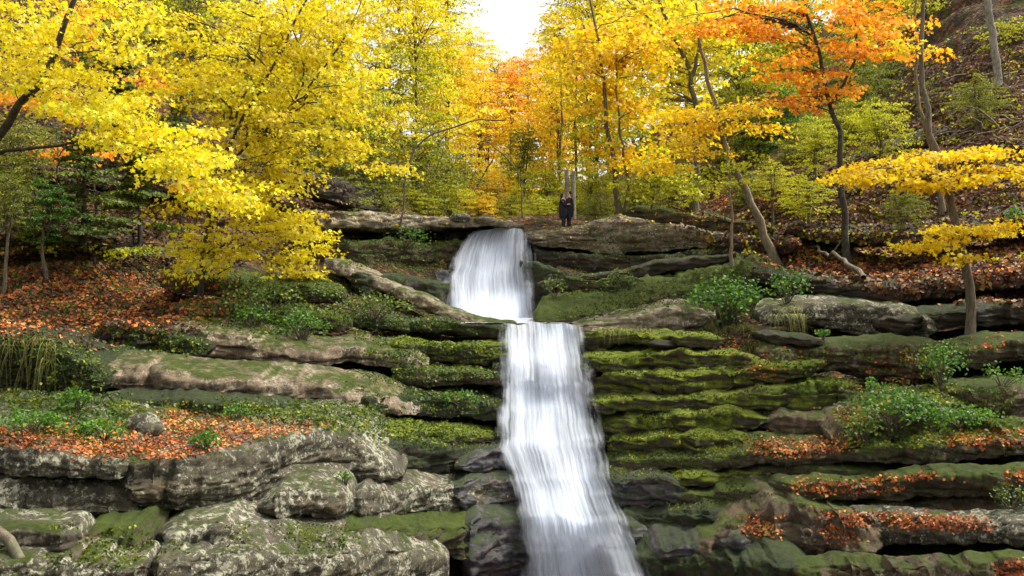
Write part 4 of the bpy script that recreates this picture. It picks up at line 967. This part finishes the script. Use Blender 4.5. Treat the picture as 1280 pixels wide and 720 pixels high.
fall('upper white waterfall dropping from the rim into the middle pool', [(285,583,667),(290,575,669),(300,566,671),(315,561,672),(335,555,673),(345,550,675),(375,548,679),(413,548,686)], seed=1, dmin=37.5, steps_at=(338, 372), bottom_fade=10)
fall('lower white waterfall widening from the narrow lip to the foot', [(403,619,735),(430,618,739),(480,617,748),(540,615,759),(556,614,764),(575,620,768),(600,627,771),(640,637,787),(680,643,804),(720,645,820),(765,645,836)], seed=4, steps_at=(440, 478, 512, 552, 600, 648, 690, 722))
# middle pool and upper creek
def sheet(name, label, xs, ys, z):
    X, Y_ = np.meshgrid(xs, ys, indexing='ij'); Z = z+fbm(np.stack([X*2, Y_*2, 0*X], -1).reshape(-1, 3), 3).reshape(X.shape)*.02
    t = NT(name+' water'); g, pos = t.coords()
    b = t.n('ShaderNodeBump', {'Height': t.noise(pos, 5, 5), 'Strength': .5, 'Distance': .05})
    p = t.n('ShaderNodeBsdfPrincipled', {'Base Color': t.mix(t.ramp(t.noise(pos, 2.5, 4), [(.45, 0.), (.6, 1.)]), (.60, .63, .68), (.9, .92, .96)), 'Roughness': .12, 'Normal': b.outputs[0]})
    o = link(name, mesh_np(name, np.stack([X, Y_, Z], -1).reshape(-1, 3), grid_faces(len(xs), len(ys))), t.done(p.outputs[0]))
    tag(o, label, 'water', kind='structure')
sheet('pool', 'shallow middle pool between the two falls', np.linspace(-1.75, 2.2, 40), np.linspace(32.25, 42, 60), -1.13)
sheet('creek', 'shallow creek above the upper falls', np.linspace(-1.6, .7, 30), np.linspace(43.9, 60, 60), 2.56)

# ------------------------------------------------------------------ the couple
SK = simple('skin', (.55, .33, .23)); BLK = simple('black wool coat', (.012, .012, .022), .85); HAIR = simple('dark hair', (.015, .010, .008), .6); SHOE = simple('dark shoes', (.02, .018, .016)); JEAN = simple('dark navy trousers', (.014, .016, .035), .9)
def skin_mesh(name, verts, edges, rads, mat, parent, sub=2):
    me = bpy.data.meshes.new(name); me.from_pydata(verts, edges, []); me.update()
    o = link(name, me, mat, parent)
    md = o.modifiers.new('s', 'SKIN'); md.use_smooth_shade = True
    for i, r in enumerate(rads):
        r = r if isinstance(r, tuple) else (r, r)
        me.skin_vertices[0].data[i].radius = r
    me.skin_vertices[0].data[0].use_root = True
    s = o.modifiers.new('d', 'SUBSURF'); s.levels = s.render_levels = sub
    return o
def lathe(name, prof, mat, parent, loc=(0, 0, 0), sy=1., k=20):
    a = np.arange(k)*2*math.pi/k
    V = np.array([[r*math.cos(t), r*math.sin(t)*sy, z] for r, z in prof for t in a])+np.array(loc)
    i = np.arange(len(prof)*k).reshape(-1, k); nx = np.roll(i, -1, 1)
    return link(name, mesh_np(name, V, np.stack([i[:-1], nx[:-1], nx[1:], i[1:]], -1).reshape(-1, 4)), mat, parent)
def person(loc, face, H, label, long_hair):
    """face: angle about z the body faces (0 = toward +x)"""
    e = empty('person', loc); k = H/1.7
    S = lambda v: tuple(c*k for c in v)
    V = [(0, 0, .93), (0, 0, 1.12), (0, 0, 1.32), (0, 0, 1.45), (.01, 0, 1.52), (.03, 0, 1.60), (.03, 0, 1.69)]
    E = [(0, 1), (1, 2), (2, 3), (3, 4), (4, 5), (5, 6)]; R = [(.14, .11), (.13, .10), (.16, .11), (.07, .07), (.052, .052), (.085, .075), (.06, .06)]
    for sgn in (1, -1):
        b = len(V)
        V += [(0, .17*sgn, 1.38), (.10, .21*sgn, 1.14), (.24, .14*sgn, 1.18), (.30, .06*sgn, 1.20)]
        E += [(3, b), (b, b+1), (b+1, b+2), (b+2, b+3)]; R += [.06, .048, .036, .03]
        for fi in range(4):           # fingers
            f = len(V); V += [(.34, .04*sgn+.018*(fi-1.5), 1.205), (.37, .04*sgn+.02*(fi-1.5), 1.19)]
            E += [(b+3, f), (f, f+1)]; R += [.010, .008]
        f = len(V); V += [(.32, .02*sgn, 1.24)]; E += [(b+3, f)]; R += [.011]
        b = len(V)
        V += [(0, .09*sgn, .86), (.02, .10*sgn, .48), (0, .10*sgn, .09), (.13, .11*sgn, .04)]
        E += [(0, b), (b, b+1), (b+1, b+2), (b+2, b+3)]; R += [.085, .055, .04, .035]
    skin_mesh('body', [S(v) for v in V], E, [tuple(c*k for c in (r if isinstance(r, tuple) else (r, r))) for r in R], SK, e)
    skin_mesh('coat', [S(v) for v in [(0, 0, .48), (0, 0, .95), (0, 0, 1.15), (0, 0, 1.33), (0, 0, 1.44), (0, .18, 1.38), (.10, .22, 1.14), (.24, .15, 1.18), (0, -.18, 1.38), (.10, -.22, 1.14), (.24, -.15, 1.18)]],
              [(0, 1), (1, 2), (2, 3), (3, 4), (3, 5), (5, 6), (6, 7), (3, 8), (8, 9), (9, 10)],
              [(.2*k, .2*k), (.24*k, .22*k), (.22*k, .2*k), (.24*k, .18*k), (.09*k, .09*k), .10*k, .085*k, .065*k, .10*k, .085*k, .065*k], BLK, e)
    for sgn in (1, -1):
        skin_mesh('trouser_leg', [S(v) for v in [(0, .09*sgn, .88), (.02, .10*sgn, .48), (0, .10*sgn, .10)]], [(0, 1), (1, 2)], [.11*k, .08*k, .062*k], JEAN, e)
        skin_mesh('shoe', [S(v) for v in [(-.04, .10*sgn, .05), (.05, .105*sgn, .05), (.15, .11*sgn, .04)]], [(0, 1), (1, 2)], [.05*k, .052*k, .04*k], SHOE, e)
    hv = [S(v) for v in ([(.0, 0, 1.72), (-.045, 0, 1.66), (-.06, 0, 1.58)]+([(-.08, 0, 1.48), (-.09, 0, 1.36)] if long_hair else []))]
    hr = [.085*k, .10*k, .075*k]+([.08*k, .06*k] if long_hair else [])
    skin_mesh('hair', hv, [(i, i+1) for i in range(len(hv)-1)], hr, HAIR, e)
    for sgn in (1, -1):
        lathe('eye', [(0, .011), (.008, .007), (.011, 0), (.008, -.007), (0, -.011)], HAIR, e, (.112*k, .03*sgn*k, 1.635*k), k=8)
    skin_mesh('nose', [S((.115, 0, 1.63)), S((.135, 0, 1.60))], [(0, 1)], [.012, .016], SK, e, 1)
    lathe('mouth', [(0, .006), (.012, .003), (.018, 0), (.012, -.004), (0, -.006)], simple('lips', (.4, .12, .1)), e, (.108*k, 0, 1.565*k), k=8)
    e.rotation_euler = (0, 0, face)
    tag(e, label, 'person')
    return e
def stand(u, D):
    x = (u-640)/F*D; g, _ = drop(x, D, 12); return (x, D, float(g[2])-.01)
person(stand(704, 44.0), -.3, 1.58, 'person in a dark coat on the left of the embracing couple', True)
person(stand(711.5, 44.2), math.pi+.2, 1.66, 'person with dark hair in black clothes on the right of the couple', False)

# ------------------------------------------------------------------ light, sky, camera
w = bpy.data.worlds.new('World'); scene.world = w; w.use_nodes = True
nt = w.node_tree; nt.nodes.clear()
el, az = math.radians(58), math.radians(68)      # sun height, compass direction (from +y, clockwise)
sky = nt.nodes.new('ShaderNodeTexSky'); sky.sky_type = 'NISHITA'; sky.sun_disc = False
sky.sun_elevation = el; sky.sun_rotation = az; sky.air_density = 1.0; sky.dust_density = 5.0; sky.ozone_density = 1.0
hs = nt.nodes.new('ShaderNodeHueSaturation'); hs.inputs['Saturation'].default_value = .08; hs.inputs['Value'].default_value = 1.35
bg = nt.nodes.new('ShaderNodeBackground'); bg.inputs[1].default_value = .15
ow = nt.nodes.new('ShaderNodeOutputWorld')
nt.links.new(sky.outputs[0], hs.inputs['Color']); nt.links.new(hs.outputs[0], bg.inputs[0]); nt.links.new(bg.outputs[0], ow.inputs[0])
sd = bpy.data.lights.new('sun', 'SUN'); sd.energy = 2.9; sd.angle = math.radians(5); sd.color = (1, .93, .78)
so = bpy.data.objects.new('sun', sd); COL.objects.link(so)
dirv = Vector((math.sin(az)*math.cos(el), math.cos(az)*math.cos(el), math.sin(el)))
so.rotation_euler = dirv.to_track_quat('Z', 'Y').to_euler()
cd = bpy.data.cameras.new('camera'); cd.sensor_width = 36; cd.lens = 36*F/1280; cd.clip_end = 3000; cd.clip_start = .1
co = bpy.data.objects.new('camera', cd); COL.objects.link(co); co.rotation_euler = (math.pi/2, 0, 0)
scene.camera = co
vs = scene.view_settings; vs.view_transform = 'Standard'; vs.look = 'None'; vs.exposure = .68; vs.gamma = 1; vs.use_curve_mapping = False
cy = scene.cycles; cy.max_bounces = 7; cy.diffuse_bounces = 3; cy.transparent_max_bounces = 10; cy.transmission_bounces = 3; cy.glossy_bounces = 2
cy.use_denoising = True; cy.use_adaptive_sampling = True; cy.adaptive_threshold = .03
try: cy.denoiser = 'OPENIMAGEDENOISE'
except Exception: pass
print('done', time.time()-T0)
